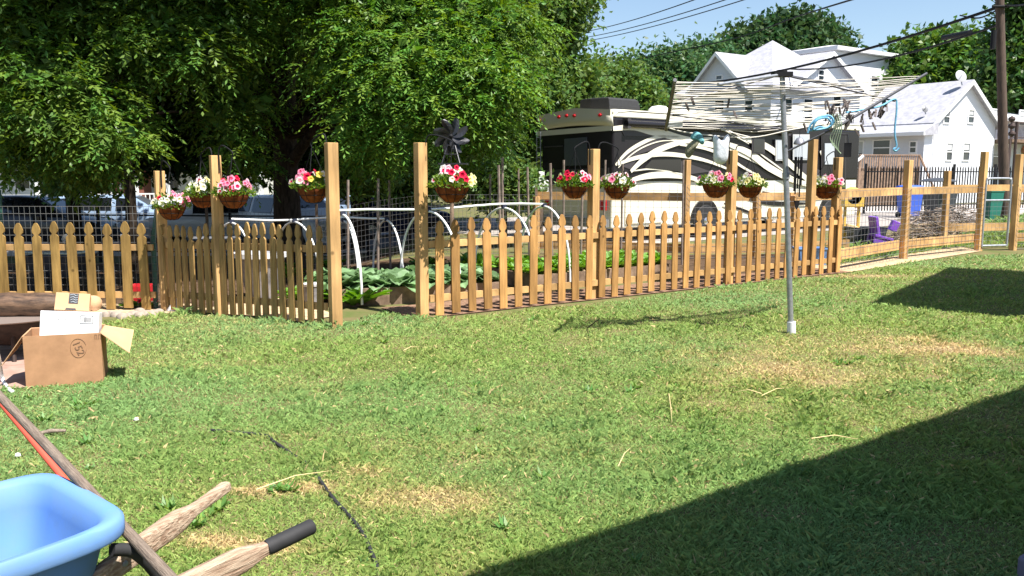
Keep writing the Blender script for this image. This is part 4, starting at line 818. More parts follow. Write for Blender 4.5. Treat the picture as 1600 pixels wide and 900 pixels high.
# wind chime on the tall post
c_ = at(1249, 212, 13.6); c_ = at(1249, 225, posts[1270].y + .05); root = thing('wind_chime', c_, 'wind chime of long dark tubes beside the tall fence post', 'wind chime')
m = MB(); m.lathe([(.001, .12), (.05, .10), (.09, .04), (.10, 0), (.08, -.01)], c_, 16); m.build('top_cup', mat('pewter', (.3, .3, .33), .4, .5), root, smooth=True)
for i in range(5): a = i * 1.256; m = MB(); x, y = math.cos(a) * .06, math.sin(a) * .06; m.tube([c_ + Vector((x, y, -.22)), c_ + Vector((x, y, -.72 - .05 * i))], .013, 7); m.tube([c_ + Vector((x, y, 0)), c_ + Vector((x, y, -.24))], .0025, 4); m.build('chime_tube', black_m, root)
m = MB(); m.tube([c_, c_ + Vector((0, 0, -.98))], .0025, 4); m.prism([c_ + Vector((-.05, 0, -.98)), c_ + Vector((.05, 0, -.98)), c_ + Vector((.03, 0, -1.1)), c_ + Vector((0, 0, -1.14)), c_ + Vector((-.03, 0, -1.1))], (0, .006, 0)); m.build('sail', black_m, root)
m = MB(); m.tube([c_ + Z * .1, c_ + Z * .25, Vector((posts[1270].x, posts[1270].y, c_.z + .3))], .006, 5); m.build('hook', black_m, root)
# ------------------------------------------------------------------ things beyond the right fence
def bin_(p, w_, d_, h, body, lidc, label, rz=.3):
    root = thing('wheelie_bin', (p.x, p.y, 0), label, 'bin', rz=rz); Wd = WM[root]; T_ = lambda v: Wd @ Vector(v); m = MB()
    m.loft([[T_((sx * w_ * q / 2, sy * d_ * q / 2, z)) for sx, sy in ((-1, -1), (1, -1), (1, 1), (-1, 1))] for q, z in ((.78, .06), (.86, .3), (1, h - .08), (1.05, h - .07), (1.05, h - .02))]); m.build('bin_body', body, root, bevel=.02)
    m = MB(); m.loft([[T_((sx * w_ * q / 2, sy * d_ * q / 2, z)) for sx, sy in ((-1, -1), (1, -1), (1, 1), (-1, 1))] for q, z in ((1.1, h - .018), (1.12, h + .02), (.95, h + .07), (.5, h + .09))]); m.build('lid', lidc, root, bevel=.02)
    for s in (-1, 1): m = MB(); m.lathe([(.02, -.03), (.12, -.03), (.12, .03), (.02, .03)], T_((s * w_ * .42, d_ * .36, .12)), 14, (WM[root].to_3x3() @ Matrix.Rotation(math.pi / 2, 3, 'Y'))); m.build('wheel', rubber_m, root)
    m = MB(); m.tube([T_((-w_ * .4, d_ * .62, h - .1)), T_((w_ * .4, d_ * .62, h - .1))], .018, 6); m.build('handle', body, root)
bb = mat('blue_bin_plastic', (.05, .12, .55), .5); bk = mat('dark_bin_plastic', (.05, .055, .065), .5); gn = mat('green_bin_plastic', (.02, .16, .12), .5); pr = mat('purple_plastic', (.20, .07, .48), .45)
bin_(at(1420, 330, 35), .72, .7, 1.22, bb, bb, 'blue wheelie bin behind the first post right of the pickets')
bin_(at(1467, 330, 33), .9, .8, 1.12, bk, bk, 'wide dark bin with broad domed lid right of the blue bin')
bin_(at(1547, 330, 33), .62, .6, 1.15, gn, gn, 'green wheelie bin seen through the gate')
m = MB(); c_ = at(1466, 284, 32.3); m.lathe([(.62, 0), (.64, .02), (.5, .09), (.2, .14), (.001, .15)], c_, 24); tag(m.build('domed_lid', bk, smooth=True, origin=tuple(c_)), 'broad round dark grey lid lying on top of the dark bin', 'lid')
# iron picket fence by the driveway
fa, fb_ = Vector((15.5, 38.2, 0)), Vector((32.5, 45, 0)); root = thing('iron_fence', fa, 'tall black iron picket fence in front of the white houses', 'iron fence'); L_ = (fb_ - fa).length; d = (fb_ - fa).normalized()
for z in (.35, 1.1, 1.85): m = MB(); m.beam(fa + Z * z, fb_ + Z * z, .04, .05); m.build('rail', black_m, root)
m = MB(); n = int(L_ / .17)
for i in range(n): p = fa + d * (i * .17); m.tube([p + Z * .12, p + Z * 2.02, p + Z * 2.12], [.03, .03, .002], 4)
o = m.build('pickets', black_m, root); o['kind'] = 'stuff'
for i in range(8): p = fa + d * (L_ * i / 7); m = MB(); m.box(p + Z * 1.1, (.09, .09, 2.2)); m.build('post', black_m, root)
# toddler climber with slide
c_ = at(1335, 360, 21.4); c_.z = 0; yl = mat('yellow_plastic', (.80, .52, .10), .45); og = mat('orange_plastic', (.78, .33, .10), .45); root = thing('toy_climber', c_, 'faded yellow and orange plastic toddler climber with slide', 'play slide')
zt_ = at(1322, 304, 21.4).z; m = MB()
for x in (-.22, .12):
    m.box(c_ + Vector((x, .1, zt_ / 2)), (.07, .07, zt_)); 
m.build('post', yl, root, bevel=.015)
m = MB(); m.box(c_ + Vector((-.05, .12, zt_ - .14)), (.5, .3, .34)); m.lathe([(.2, -.15), (.25, 0), (.2, .15)], c_ + Vector((-.05, .12, zt_ - .06)), 18, Matrix.Rotation(math.pi / 2, 3, 'X')); m.build('panel', yl, root, bevel=.02)
m = MB(); m.lathe([(.04, -.03), (.07, 0), (.04, .03)], c_ + Vector((.02, .03, zt_ - .26)), 14, Matrix.Rotation(math.pi / 2, 3, 'X')); m.build('wheel_ornament', og, root)
m = MB(); m.prism([c_ + Vector(q) for q in ((-.2, -.02, .0), (.38, -.02, 0), (.36, -.02, .14), (.28, -.02, .32), (.15, -.02, .44), (-.02, -.02, .52), (-.2, -.02, .56))], (0, .06, 0)); m.prism([c_ + Vector(q) for q in ((-.2, .38, .0), (.38, .38, 0), (.36, .38, .14), (.28, .38, .32), (.15, .38, .44), (-.02, .38, .52), (-.2, .38, .56))], (0, .06, 0)); m.build('side_panel', mat('pale_yellow_plastic', (.82, .60, .30), .45), root, bevel=.015)
m = MB(); m.prism([c_ + Vector(q) for q in ((.34, .05, .0), (.38, .05, .02), (.26, .05, .32), (.12, .05, .42), (-.15, .05, .47), (-.15, .05, .43), (.1, .05, .38), (.22, .05, .28))], (0, .32, 0)); m.build('slide', og, root)
# purple toy wheelbarrow beside a dark basket
c_ = at(1372, 370, 20.6); c_.z = .10; root = thing('purple_toy_chair', c_, 'purple plastic toddler chair tipped against a dark basket', 'toy chair'); m = MB()
m.box(c_ + Vector((.04, 0, .12)) * 1.5, (0.450, 0.450, 0.060), Matrix.Rotation(.25, 3, 'Y')); m.build('seat', pr, root, bevel=.01)
m = MB(); m.box(c_ + Vector((-.06, .02, .28)) * 1.5, (0.075, 0.450, 0.510), Matrix.Rotation(-.18, 3, 'Y')); m.build('backrest', pr, root, bevel=.015)
for s in (-.12, .12): m = MB(); m.box(c_ + Vector((.02, s, .02)) * 1.5, (0.450, 0.053, 0.300), Matrix.Rotation(.1, 3, 'Y')); m.build('leg', pr, root, bevel=.008)
m = MB(); m.box(c_ + Vector((.22, -.05, .3)) * 1.5, (0.180, 0.150, 0.240), Matrix.Rotation(.4, 3, 'Y')); m.build('armrest', pr, root, bevel=.015)
c_ = at(1352, 372, 21.2); c_.z = .05; root = thing('basket', c_, 'low dark plastic basket beside the purple toy chair', 'basket'); m = MB()
m.loft([[c_ + Vector((sx * .42 * q, sy * .3 * q, z)) for sx, sy in ((-1, -1), (1, -1), (1, 1), (-1, 1))] for q, z in ((.8, .0), (1, .42), (1.04, .44), (.95, .44), (.78, .05))]); m.build('basket_body', bk, root, bevel=.01)
c_ = at(1268, 385, 17.0); c_.z = 0; root = thing('tote', c_, 'light blue plastic tote behind the last pickets', 'tote'); m = MB()
m.loft([[c_ + Vector((sx * .3 * q, sy * .2 * q, z)) for sx, sy in ((-1, -1), (1, -1), (1, 1), (-1, 1))] for q, z in ((.85, 0), (1, .3), (1.06, .31), (1.06, .34), (.93, .34), (.8, .05))]); m.build('tote_body', blue_m, root, bevel=.015)
# brush pile
def pile(c, R, H, n, name, label, cols, seed, L=.5, rad=.006):
    r = random.Random(seed); m = MB()
    for i in range(n):
        q = math.sqrt(r.random()); a = r.uniform(0, 6.28); x, y = R[0] * q * math.cos(a), R[1] * q * math.sin(a); z = H * (1 - q * q) * r.random() + .02
        az = r.gauss(0, .8); l = L * r.uniform(.4, 1.2); e = Vector((math.cos(az), math.sin(az), r.gauss(0, .25))) * l / 2; p = Vector((c[0] + x, c[1] + y, z + .02)); m.mi = r.randrange(len(cols))
        p0 = p - e; p1 = p + e; p0.z = max(.02, p0.z); p1.z = max(.02, p1.z); m.tube([p0, p + Z * r.uniform(-.03, .05), p1], [rad, rad, rad * .5], 3, False)
    return tag(m.build(name, cols, origin=(c[0], c[1], 0)), label, 'brush pile')
tw = [mat('twig_tan', (.45, .34, .22), .9), mat('twig_grey', (.28, .22, .18), .9), mat('twig_dark', (.12, .09, .07), .9)]
c_ = at(1447, 372, 22.2); pile((c_.x, c_.y), (1.0, .5), .85, 1300, 'brush_pile', 'tan heap of dry stalks behind the wire fence', tw, 1)
c_ = at(1494, 362, 25.5); pile((c_.x, c_.y), (1.0, .6), .9, 600, 'brush_pile', 'darker grey heap of twigs beside the tall post', tw[1:], 2, .45, .012)
p = at(1581, 300, 31); root = thing('iron_post', (p.x, p.y, 0), 'thin rust-brown iron post with round fittings right of the utility pole', 'post')
m = MB(); zt = at(1581, 190, 31).z; m.tube([(p.x, p.y, 0), (p.x, p.y, zt)], .05, 8); m.build('shaft', mat('rusty_iron', (.06, .035, .03), .7), root)
for y in (186, 197, 209): q = at(1581, y, 31); m = MB(); m.lathe([(.001, .12), (.1, .06), (.12, 0), (.1, -.06), (.001, -.12)], q, 10); m.build('fitting', MATS['rusty_iron'], root)
# utility pole and lines
c_ = at(1571, 335, 34); top = at(1561, -45, 34); base = Vector((c_.x, 34, -.1)); root = thing('utility_pole', base, 'tall dark brown wooden utility pole at the right', 'utility pole')
m = MB(); m.tube([base, base.lerp(top, .5), top], [.20, .17, .15], 14); m.build('pole', mat('creosote_wood', (.085, .055, .04), .85, var=.35, scale=5, stretch=(6, 6, .6), bump=.6), root, smooth=True)
m = MB(); q = at(1552, 62, 33.8); m.tube([q - Z * .35, q + Z * .35], .10, 10); m.build('splice_box', black_m, root)
m = MB(); q = at(1563, 10, 33.8); m.tube([q + Vector((-.3, 0, 0)), q + Vector((.3, 0, 0))], .05, 8); m.build('clamp', black_m, root)
def line(pts, r_, label, sag=0): 
    P_ = [at(*p) for p in pts]; k = 24; 
    if len(P_) == 2: P_ = [P_[0].lerp(P_[1], i / k) - Z * (sag * 4 * (i / k) * (1 - i / k)) for i in range(k + 1)]
    m = MB(); m.tube(P_ if len(pts) == 2 else spline(P_, 6), r_, 5); return tag(m.build('power_line', black_m, smooth=True, origin=tuple(P_[0])), label, 'power line')
line([(1562, 10, 34), (1084, 131, 62)], .065, 'thick dark service line from the pole to the left house gable', .5)
l2 = line([(1562, 38, 34), (1236, 108, 60)], .05, 'thinner service line just under the thick one', .5)
m = MB(); m.tube([at(1474, 59, 41), at(1516, 51, 38)], .12, 8); tag(m.build('splice_sleeve', black_m, smooth=True, origin=tuple(at(1495, 55, 39))), 'thick black splice sleeve on the service line left of the pole', 'cable sleeve')
line([(1561, 14, 34), (1530, 28, 35), (1500, 24, 36)], .03, 'short drooping cable loop beside the pole top')
line([(1570, 8, 34), (1640, -4, 28)], .035, 'cable leaving the pole towards the right edge', .1)
line([(1342, -4, 30), (1245, 26, 40), (1140, 62, 52), (1000, 92, 66), (880, 122, 80)], .035, 'long drooping line passing above the house roof')
line([(1100, -6, 32), (870, 54, 70)], .022, 'uppermost of the three thin lines in the sky', .3)
line([(1150, -6, 33), (868, 64, 70)], .022, 'middle one of the three thin lines in the sky', .3)
line([(1180, -6, 33), (868, 70, 70)], .022, 'lowest of the three thin lines in the sky', .3)
# ------------------------------------------------------------------ houses
def window(F_, root, u0, u1, z0, z1, off=0.0, name='window', blind=True, frm=trim_m):
    m = MB(); t = .07
    for a, b, c, d in ((u0 - t, u1 + t, z1, z1 + t), (u0 - t, u1 + t, z0 - t, z0), (u0 - t, u0, z0, z1), (u1, u1 + t, z0, z1), (u0, u1, (z0 + z1) / 2 - .03, (z0 + z1) / 2 + .03)):
        F_.poly(m, [(a, c), (b, c), (b, d), (a, d)], off + .06, .06)
    f = m.build(name, frm, root)
    m = MB(); F_.poly(m, [(u0, z0), (u1, z0), (u1, z1), (u0, z1)], off + .012, .01); m.build('pane', glass_m, f)
    if blind: m = MB(); F_.poly(m, [(u0 + .03, (z0 + z1) / 2 + .1), (u1 - .03, (z0 + z1) / 2 + .1), (u1 - .03, z1), (u0 + .03, z1)], off + .018, .004); m.build('blind', curtain_m, f)
    return f
def winpx(F_, root, x0, y0, x1, y1, **k):
    u0, z1 = F_.uz(x0, y0); u1, z0 = F_.uz(x1, y1); window(F_, root, u0, u1, min(z0, z1), max(z0, z1), **k)
UX = Vector((.815, .58, 0)).normalized(); VX = Vector((-UX.y, UX.x, 0))
def slab(m, q, th=.16): m.prism([Vector(p) for p in q], (0, 0, th))
def gable_roof(m, a, b, c, d, z_e, z_r, ov=.45):
    """a-b front eave corners (gable wall), c-d the back; ridge runs a/b-mid -> c/d-mid"""
    f = (Vector(a) - Vector(d)).normalized() * ov; s = (Vector(b) - Vector(a)); w_ = s.length; s.normalize(); sl = (z_r - z_e) / (w_ / 2)
    m0 = (Vector(a) + Vector(b)) / 2; m1 = (Vector(c) + Vector(d)) / 2
    for sd, p, q in ((-1, a, d), (1, b, c)):
        p, q = Vector(p), Vector(q); e = s * sd * ov; dz = -sl * ov
        slab(m, [p + f + e + Z * (z_e + dz), m0 + f + Z * z_r, m1 + Z * z_r, q + e + Z * (z_e + dz)])
def trim_gable(m, F_, u0, u1, um, ze, zr, off=.46):
    sl = (zr - ze) / (um - u0)
    for a, b in ((u0 - .45, um), (u1 + .45, um)): F_.poly(m, [(a, ze - .45 * sl - .12), (b, zr - .12), (b, zr + .14), (a, ze - .45 * sl + .14)], off, .05)
# --- far house with cross gables
CA = at(1203, 200, 58); CA.z = 0; FR = Face(CA, UX); FL_ = Face(CA + VX * 8, -VX)     # lit front, shaded left (u runs from far end to corner: length 8)
root = thing('house', CA, 'large white two-storey house with cross gables and grey shingle roofs', 'house')
ze = FR.uz(1236, 132)[1]; zr = FR.uz(1290, 84)[1]; u0, u1 = 2.1, 9.9; um = 6.0
m = MB(); m.prism([CA, CA + UX * 10, CA + UX * 10 + VX * 8, CA + VX * 8], Z * ze); m.prism([FR.P(u0, ze), FR.P(u1, ze), FR.P(um, zr)], -FR.n * 5)
Lz = lambda px, py: FL_.uz(px, py); la, lb, lm = 8 - 6.9, 8 - 2.15, 8 - 4.6; zl = Lz(1119, 86)[1]; zle = ze
m.prism([FL_.P(la, zle), FL_.P(lb, zle), FL_.P(lm, zl)], -FL_.n * 5); m.build('wall', siding_m, root)
m = MB(); cx = CA + UX * 5 + VX * 4; zt_ = at(1203, 63, cx.y).z; ov = .5
q = [CA - UX * ov - VX * ov, CA + UX * (10 + ov) - VX * ov, CA + UX * (10 + ov) + VX * (8 + ov), CA - UX * ov + VX * (8 + ov)]; q = [p + Z * (ze - .25) for p in q]; ap = Vector((cx.x, cx.y, zt_))
m.add([*q, ap, *[p - Z * .15 for p in q]], [(0, 1, 4), (1, 2, 4), (2, 3, 4), (3, 0, 4), (5, 6, 1, 0), (6, 7, 2, 1), (7, 8, 3, 2), (8, 5, 0, 3), (8, 7, 6, 5)]); m.build('roof', roof_m, root)
m = MB(); gable_roof(m, FR.P(u0, 0), FR.P(u1, 0), FR.P(u1, 0, -5), FR.P(u0, 0, -5), ze, zr); m.build('roof', roof_m, root)
m = MB(); gable_roof(m, FL_.P(la, 0), FL_.P(lb, 0), FL_.P(lb, 0, -5), FL_.P(la, 0, -5), zle, zl); m.build('roof', roof_m, root)
m = MB(); trim_gable(m, FR, u0, u1, um, ze, zr); m.build('fascia', trim_m, root); m = MB(); trim_gable(m, FL_, la, lb, (la + lb) / 2, zle, zl); m.build('fascia', trim_m, root)
for w_ in ((1279, 110, 1286, 126), (1256, 155, 1268, 176), (1226, 155, 1236, 176), (1256, 182, 1268, 200), (1302, 150, 1312, 170), (1320, 178, 1330, 196)): winpx(FR, root, *w_, blind=False)
for w_ in ((1120, 119, 1128, 130), (1118, 158, 1131, 172), (1165, 158, 1176, 172)): winpx(FL_, root, *w_, blind=False)
CB = at(1300, 200, 66); CB.z = 0; FB = Face(CB, UX); FB2 = Face(CB + VX * 6, -VX); root2 = thing('house', CB, 'tall flat-roofed white block with shallow hip roof behind the cross-gabled house', 'house')
wB = FB.uz(1386, 150)[0]; zB = FB.uz(1386, 90)[1]
m = MB(); m.prism([CB, CB + UX * wB, CB + UX * wB + VX * 6, CB + VX * 6], Z * zB); m.build('wall', siding_m, root2)
q = [CB - UX * .5 - VX * .5, CB + UX * (wB + .5) - VX * .5, CB + UX * (wB + .5) + VX * 6.5, CB - UX * .5 + VX * 6.5]; q = [p + Z * (zB + .02) for p in q]; ap = sum(q, Vector()) / 4 + Z * 1.0
m = MB(); m.add([*[p - Z * .0 for p in q], *[p + Z * .28 for p in q], ap], [(3, 2, 1, 0), (0, 1, 5, 4), (1, 2, 6, 5), (2, 3, 7, 6), (3, 0, 4, 7), (4, 5, 8), (5, 6, 8), (6, 7, 8), (7, 4, 8)]); m.build('roof', mat('pale_roof', (.66, .66, .68), .8), root2)
for w_ in ((1361, 119, 1370, 139), (1325, 117, 1331, 132), (1361, 150, 1370, 172)): winpx(FB, root2, *w_, blind=False)
# --- near white gabled house
CG = at(1453, 250, 50); CG.z = 0; FG = Face(CG, UX); LG = Face(CG + VX * 5.2, -VX)
root = thing('house', CG, 'white gabled house with grey roof, porch wing and balcony at right', 'house')
zeG = FG.uz(1453, 190)[1]; zrG = FG.uz(1503, 128)[1]; wG = 7.3
m = MB(); m.prism([FG.P(0, 0), FG.P(wG, 0), FG.P(wG, zeG), FG.P(wG / 2, zrG), FG.P(0, zeG)], -FG.n * 5.2); m.build('wall', siding_m, root)
m = MB(); gable_roof(m, FG.P(0, 0), FG.P(wG, 0), FG.P(wG, 0, -5.2), FG.P(0, 0, -5.2), zeG, zrG, .35); m.build('roof', roof_m, root)
m = MB(); trim_gable(m, FG, 0, wG, wG / 2, zeG, zrG, .36); m.build('fascia', trim_m, root)
for w_ in ((1475, 172, 1482, 192), (1513, 172, 1520, 192), (1479, 224, 1486, 250), (1505, 224, 1513, 250)): winpx(FG, root, *w_)
m = MB(); m.tube([FG.P(.0, zeG - .1, .12), FG.P(.05, zeG - .35, .12), FG.P(.12, zeG - .5, .08), FG.P(.12, .2, .08)], .06, 6); m.build('downpipe', trim_m, root)
# porch wing in front of the left wall
WW = Face(CG + VX * 6.4 - UX * .9, -VX); a_ = 6.4; zW = WW.uz(1400, 212)[1]
m = MB(); m.prism([WW.P(0, 0), WW.P(a_ + .1, 0), WW.P(a_ + .1, 0, -.89), WW.P(0, 0, -.89)], Z * zW); m.build('wing_wall', siding_m, root)
m = MB(); m.prism([WW.P(-.3, zW - .06, .6), WW.P(-.3, zW + .14, .6), WW.P(-.3, zW + .75, -.88), WW.P(-.3, zW + .02, -.88)], WW.d * (a_ + .7)); m.build('wing_roof', roof_m, root); m = MB(); m.beam(WW.P(-.35, zW + .04, .66), WW.P(a_ + .45, zW + .04, .66), .1, .2); m.build('gutter', trim_m, root)
for w_ in ((1423, 222, 1431, 238), (1366, 220, 1390, 242)): winpx(WW, root, *w_, blind=False)
winpx(WW, root, 1330, 222, 1347, 262, name='door')
# right wing with balcony
RW = Face(FG.P(wG, 0, -.6), UX); wl = 9.0
m = MB(); m.prism([RW.P(0, 0), RW.P(wl, 0), RW.P(wl, 0, -6), RW.P(0, 0, -6)], Z * (zeG + .35)); m.build('wing_wall', siding_m, root)
m = MB(); q = [RW.P(-.5, zeG + .36, .6), RW.P(wl + .5, zeG + .36, .6), RW.P(wl + .5, zeG + .36, -6.5), RW.P(-.5, zeG + .36, -6.5)]; ap0, ap1 = RW.P(3, zeG + 1.5, -3), RW.P(wl - 3, zeG + 1.5, -3)
m.add([*q, *[p + Z * .2 for p in q], ap0, ap1], [(3, 2, 1, 0), (0, 1, 5, 4), (1, 2, 6, 5), (2, 3, 7, 6), (3, 0, 4, 7), (4, 5, 9, 8), (5, 6, 9), (6, 7, 8, 9), (7, 4, 8)]); m.build('wing_roof', MATS['pale_roof'], root)
for w_ in ((1545, 171, 1562, 192), (1593, 173, 1604, 196)): winpx(RW, root, *w_)
winpx(RW, root, 1543, 226, 1560, 262, name='door')
iron = mat('rust_brown_iron', (.07, .045, .04), .6)
z0b = RW.uz(1560, 219)[1]; z1b = RW.uz(1560, 194)[1]; ub0 = RW.uz(1538, 210)[0] + .2; ub1 = wl - 1
m = MB(); m.prism([RW.P(ub0, z0b - .2, 1.6), RW.P(ub1, z0b - .2, 1.6), RW.P(ub1, z0b - .2, .01), RW.P(ub0, z0b - .2, .01)], Z * .2); m.build('balcony_floor', wood_old, root)
m = MB()
for k in range(int((ub1 - ub0) / .16)): u = ub0 + k * .16; m.tube([RW.P(u, z0b, 1.55), RW.P(u, z1b, 1.55)], .014, 4)
for z in (z0b + .1, z1b): m.beam(RW.P(ub0, z, 1.55), RW.P(ub1, z, 1.55), .05, .05)
for k in range(10): m.tube([RW.P(ub0, z0b, .1 + k * .15), RW.P(ub0, z1b, .1 + k * .15)], .014, 4)
m.build('balcony_railing', iron, root)
for u in (ub0, (ub0 + ub1) / 2 - .6, ub1): m = MB(); m.box(RW.P(u, z1b / 2 + .1, 1.5), (.1, .1, z1b + .2), None); m.build('balcony_post', iron, root)
p = RW.P(RW.uz(1598, 235)[0], RW.uz(1598, 235)[1], .2); m = MB(); m.lathe([(.001, -.05), (.3, -.03), (.34, .03), (.001, .06)], p, 14, Matrix.Rotation(math.pi / 2, 3, 'X')); tag(m.build('flower_wreath', mat('wreath_red', (.5, .06, .1), .9, col2=(.1, .25, .06), scale=12), origin=tuple(p)), 'round red wreath on the white wall at the right edge', 'wreath')
def dish(px, py, Y, R_, mt_, label):
    p = at(px, py, Y); rt = thing('satellite_dish', p - Z * R_ * 1.3, label, 'satellite dish'); m = MB(); Rm = Matrix.Rotation(math.radians(70), 3, 'X') @ Matrix.Rotation(.2, 3, 'Y')
    m.lathe([(.001, .12 * R_), (R_ * .5, .05 * R_), (R_, -.18 * R_), (R_, -.2 * R_), (R_ * .5, .02 * R_), (.001, .08 * R_)], p, 20, Rm); m.build('reflector', mt_, rt, smooth=True)
    m = MB(); m.tube([p + Vector((0, .05, 0)), p + Vector((.05, .15, -R_ * .8)), p + Vector((.1, .1, -R_ * 1.5))], .03, 6); m.tube([p, p + Vector((-.1, -.7 * R_, .1))], .02, 5); m.build('mast', galv_m, rt)
dish(1503, 118, 51.5, .36, mat('dish_grey', (.5, .5, .52), .5), 'larger pale satellite dish on the gable peak'); dish(1446, 170, 50.5, .20, mat('dish_dark', (.2, .2, .21), .5), 'small dark satellite dish low on the grey roof')
# deck with stair
DK = Face(WW.P(.9, 0, 3.4), -VX); DK = Face(at(1343, 260, 46.5), (1, .12)); root = thing('deck', (DK.p0.x, DK.p0.y, 0), 'brown wooden deck with slatted railing and pale stair rail', 'deck')
uz0 = DK.uz(1345, 242); uz1 = DK.uz(1436, 242); ztop = uz0[1]; zf = DK.uz(1400, 263)[1]; dw = uz1[0]
m = MB(); m.prism([DK.P(0, 0), DK.P(dw, 0), DK.P(dw, 0, -3), DK.P(0, 0, -3)], Z * zf); m.build('deck_base', wood_old, root)
m = MB()
for k in range(int(dw / .13)): m.box(DK.P(k * .13 + .05, (zf + ztop) / 2, .05), (.075, .03, ztop - zf))
m.build('balusters', mat('deck_brown', (.30, .20, .14), .8, var=.2, scale=6), root)
m = MB(); m.beam(DK.P(-.05, ztop, .05), DK.P(dw + .05, ztop, .05), .12, .05); m.beam(DK.P(dw, ztop, .05), DK.P(dw + 1.3, .3, .05), .1, .08); m.build('handrail', MATS['deck_brown'], root)
for k in range(4): m = MB(); m.box(DK.P(dw * k / 3, ztop / 2, .02), (.1, .1, ztop)); m.build('post', MATS['deck_brown'], root)
m = MB(); m.beam(DK.P(*DK.uz(1325, 261), .2), DK.P(*DK.uz(1346, 243), .2), .08, .12); m.build('stair_rail', trim_m, root)
# --- houses across the street at the left
def simple_house(px0, px1, Y, h, mt_, label, roofm=roof_m, porch=True):
    a, b = at(px0, 300, Y), at(px1, 300, Y + .5); a.z = b.z = -.5; F_ = Face(a, b - a); w_ = (b - a).length; dp = 7; rt = thing('house', a, label, 'house')
    m = MB(); m.prism([F_.P(0, -.5), F_.P(w_, -.5), F_.P(w_, h), F_.P(w_ / 2, h + 2.4), F_.P(0, h)], -F_.n * dp); m.build('wall', mt_, rt)
    m = MB(); gable_roof(m, F_.P(0, 0), F_.P(w_, 0), F_.P(w_, 0, -dp), F_.P(0, 0, -dp), h, h + 2.4, .4); m.build('roof', roofm, rt)
    for k in range(3):
        u = w_ * (.2 + .3 * k); window(F_, rt, u - .4, u + .4, .9, 2.3)
        if h > 4: window(F_, rt, u - .4, u + .4, 3.6, 4.8)
    if porch:
        m = MB(); m.prism([F_.P(-.2, 2.5, 2.2), F_.P(w_ + .2, 2.5, 2.2), F_.P(w_ + .2, 2.9, 0), F_.P(-.2, 2.9, 0)], Z * .15); m.build('porch_roof', roofm, rt)
        for k in range(5): m = MB(); m.box(F_.P(w_ * k / 4, 1.0, 2.0), (.18, .18, 3.0)); m.build('porch_column', trim_m, rt)
        m = MB(); m.beam(F_.P(0, .55, 2.0), F_.P(w_, .55, 2.0), .06, .08)
        for k in range(int(w_ / .25)): m.box(F_.P(k * .25, .1, 2.0), (.05, .05, .9))
        m.build('porch_railing', trim_m, rt)
simple_house(-160, 85, 50, 5.2, siding_m, 'white house with a porch across the street at far left')
brick = mat('brick_wall', (.30, .12, .08), .9, col2=(.22, .08, .06), scale=4)
simple_house(100, 225, 52, 3.2, brick, 'low brick house with white porch columns across the street')
simple_house(232, 420, 54, 5.0, mat('cream_wall', (.66, .66, .62), .8), 'pale two-storey house across the street behind the trunks')
simple_house(520, 660, 62, 3.4, mat('tan_wall', (.42, .28, .20), .8), 'low tan house far behind the garden opening')
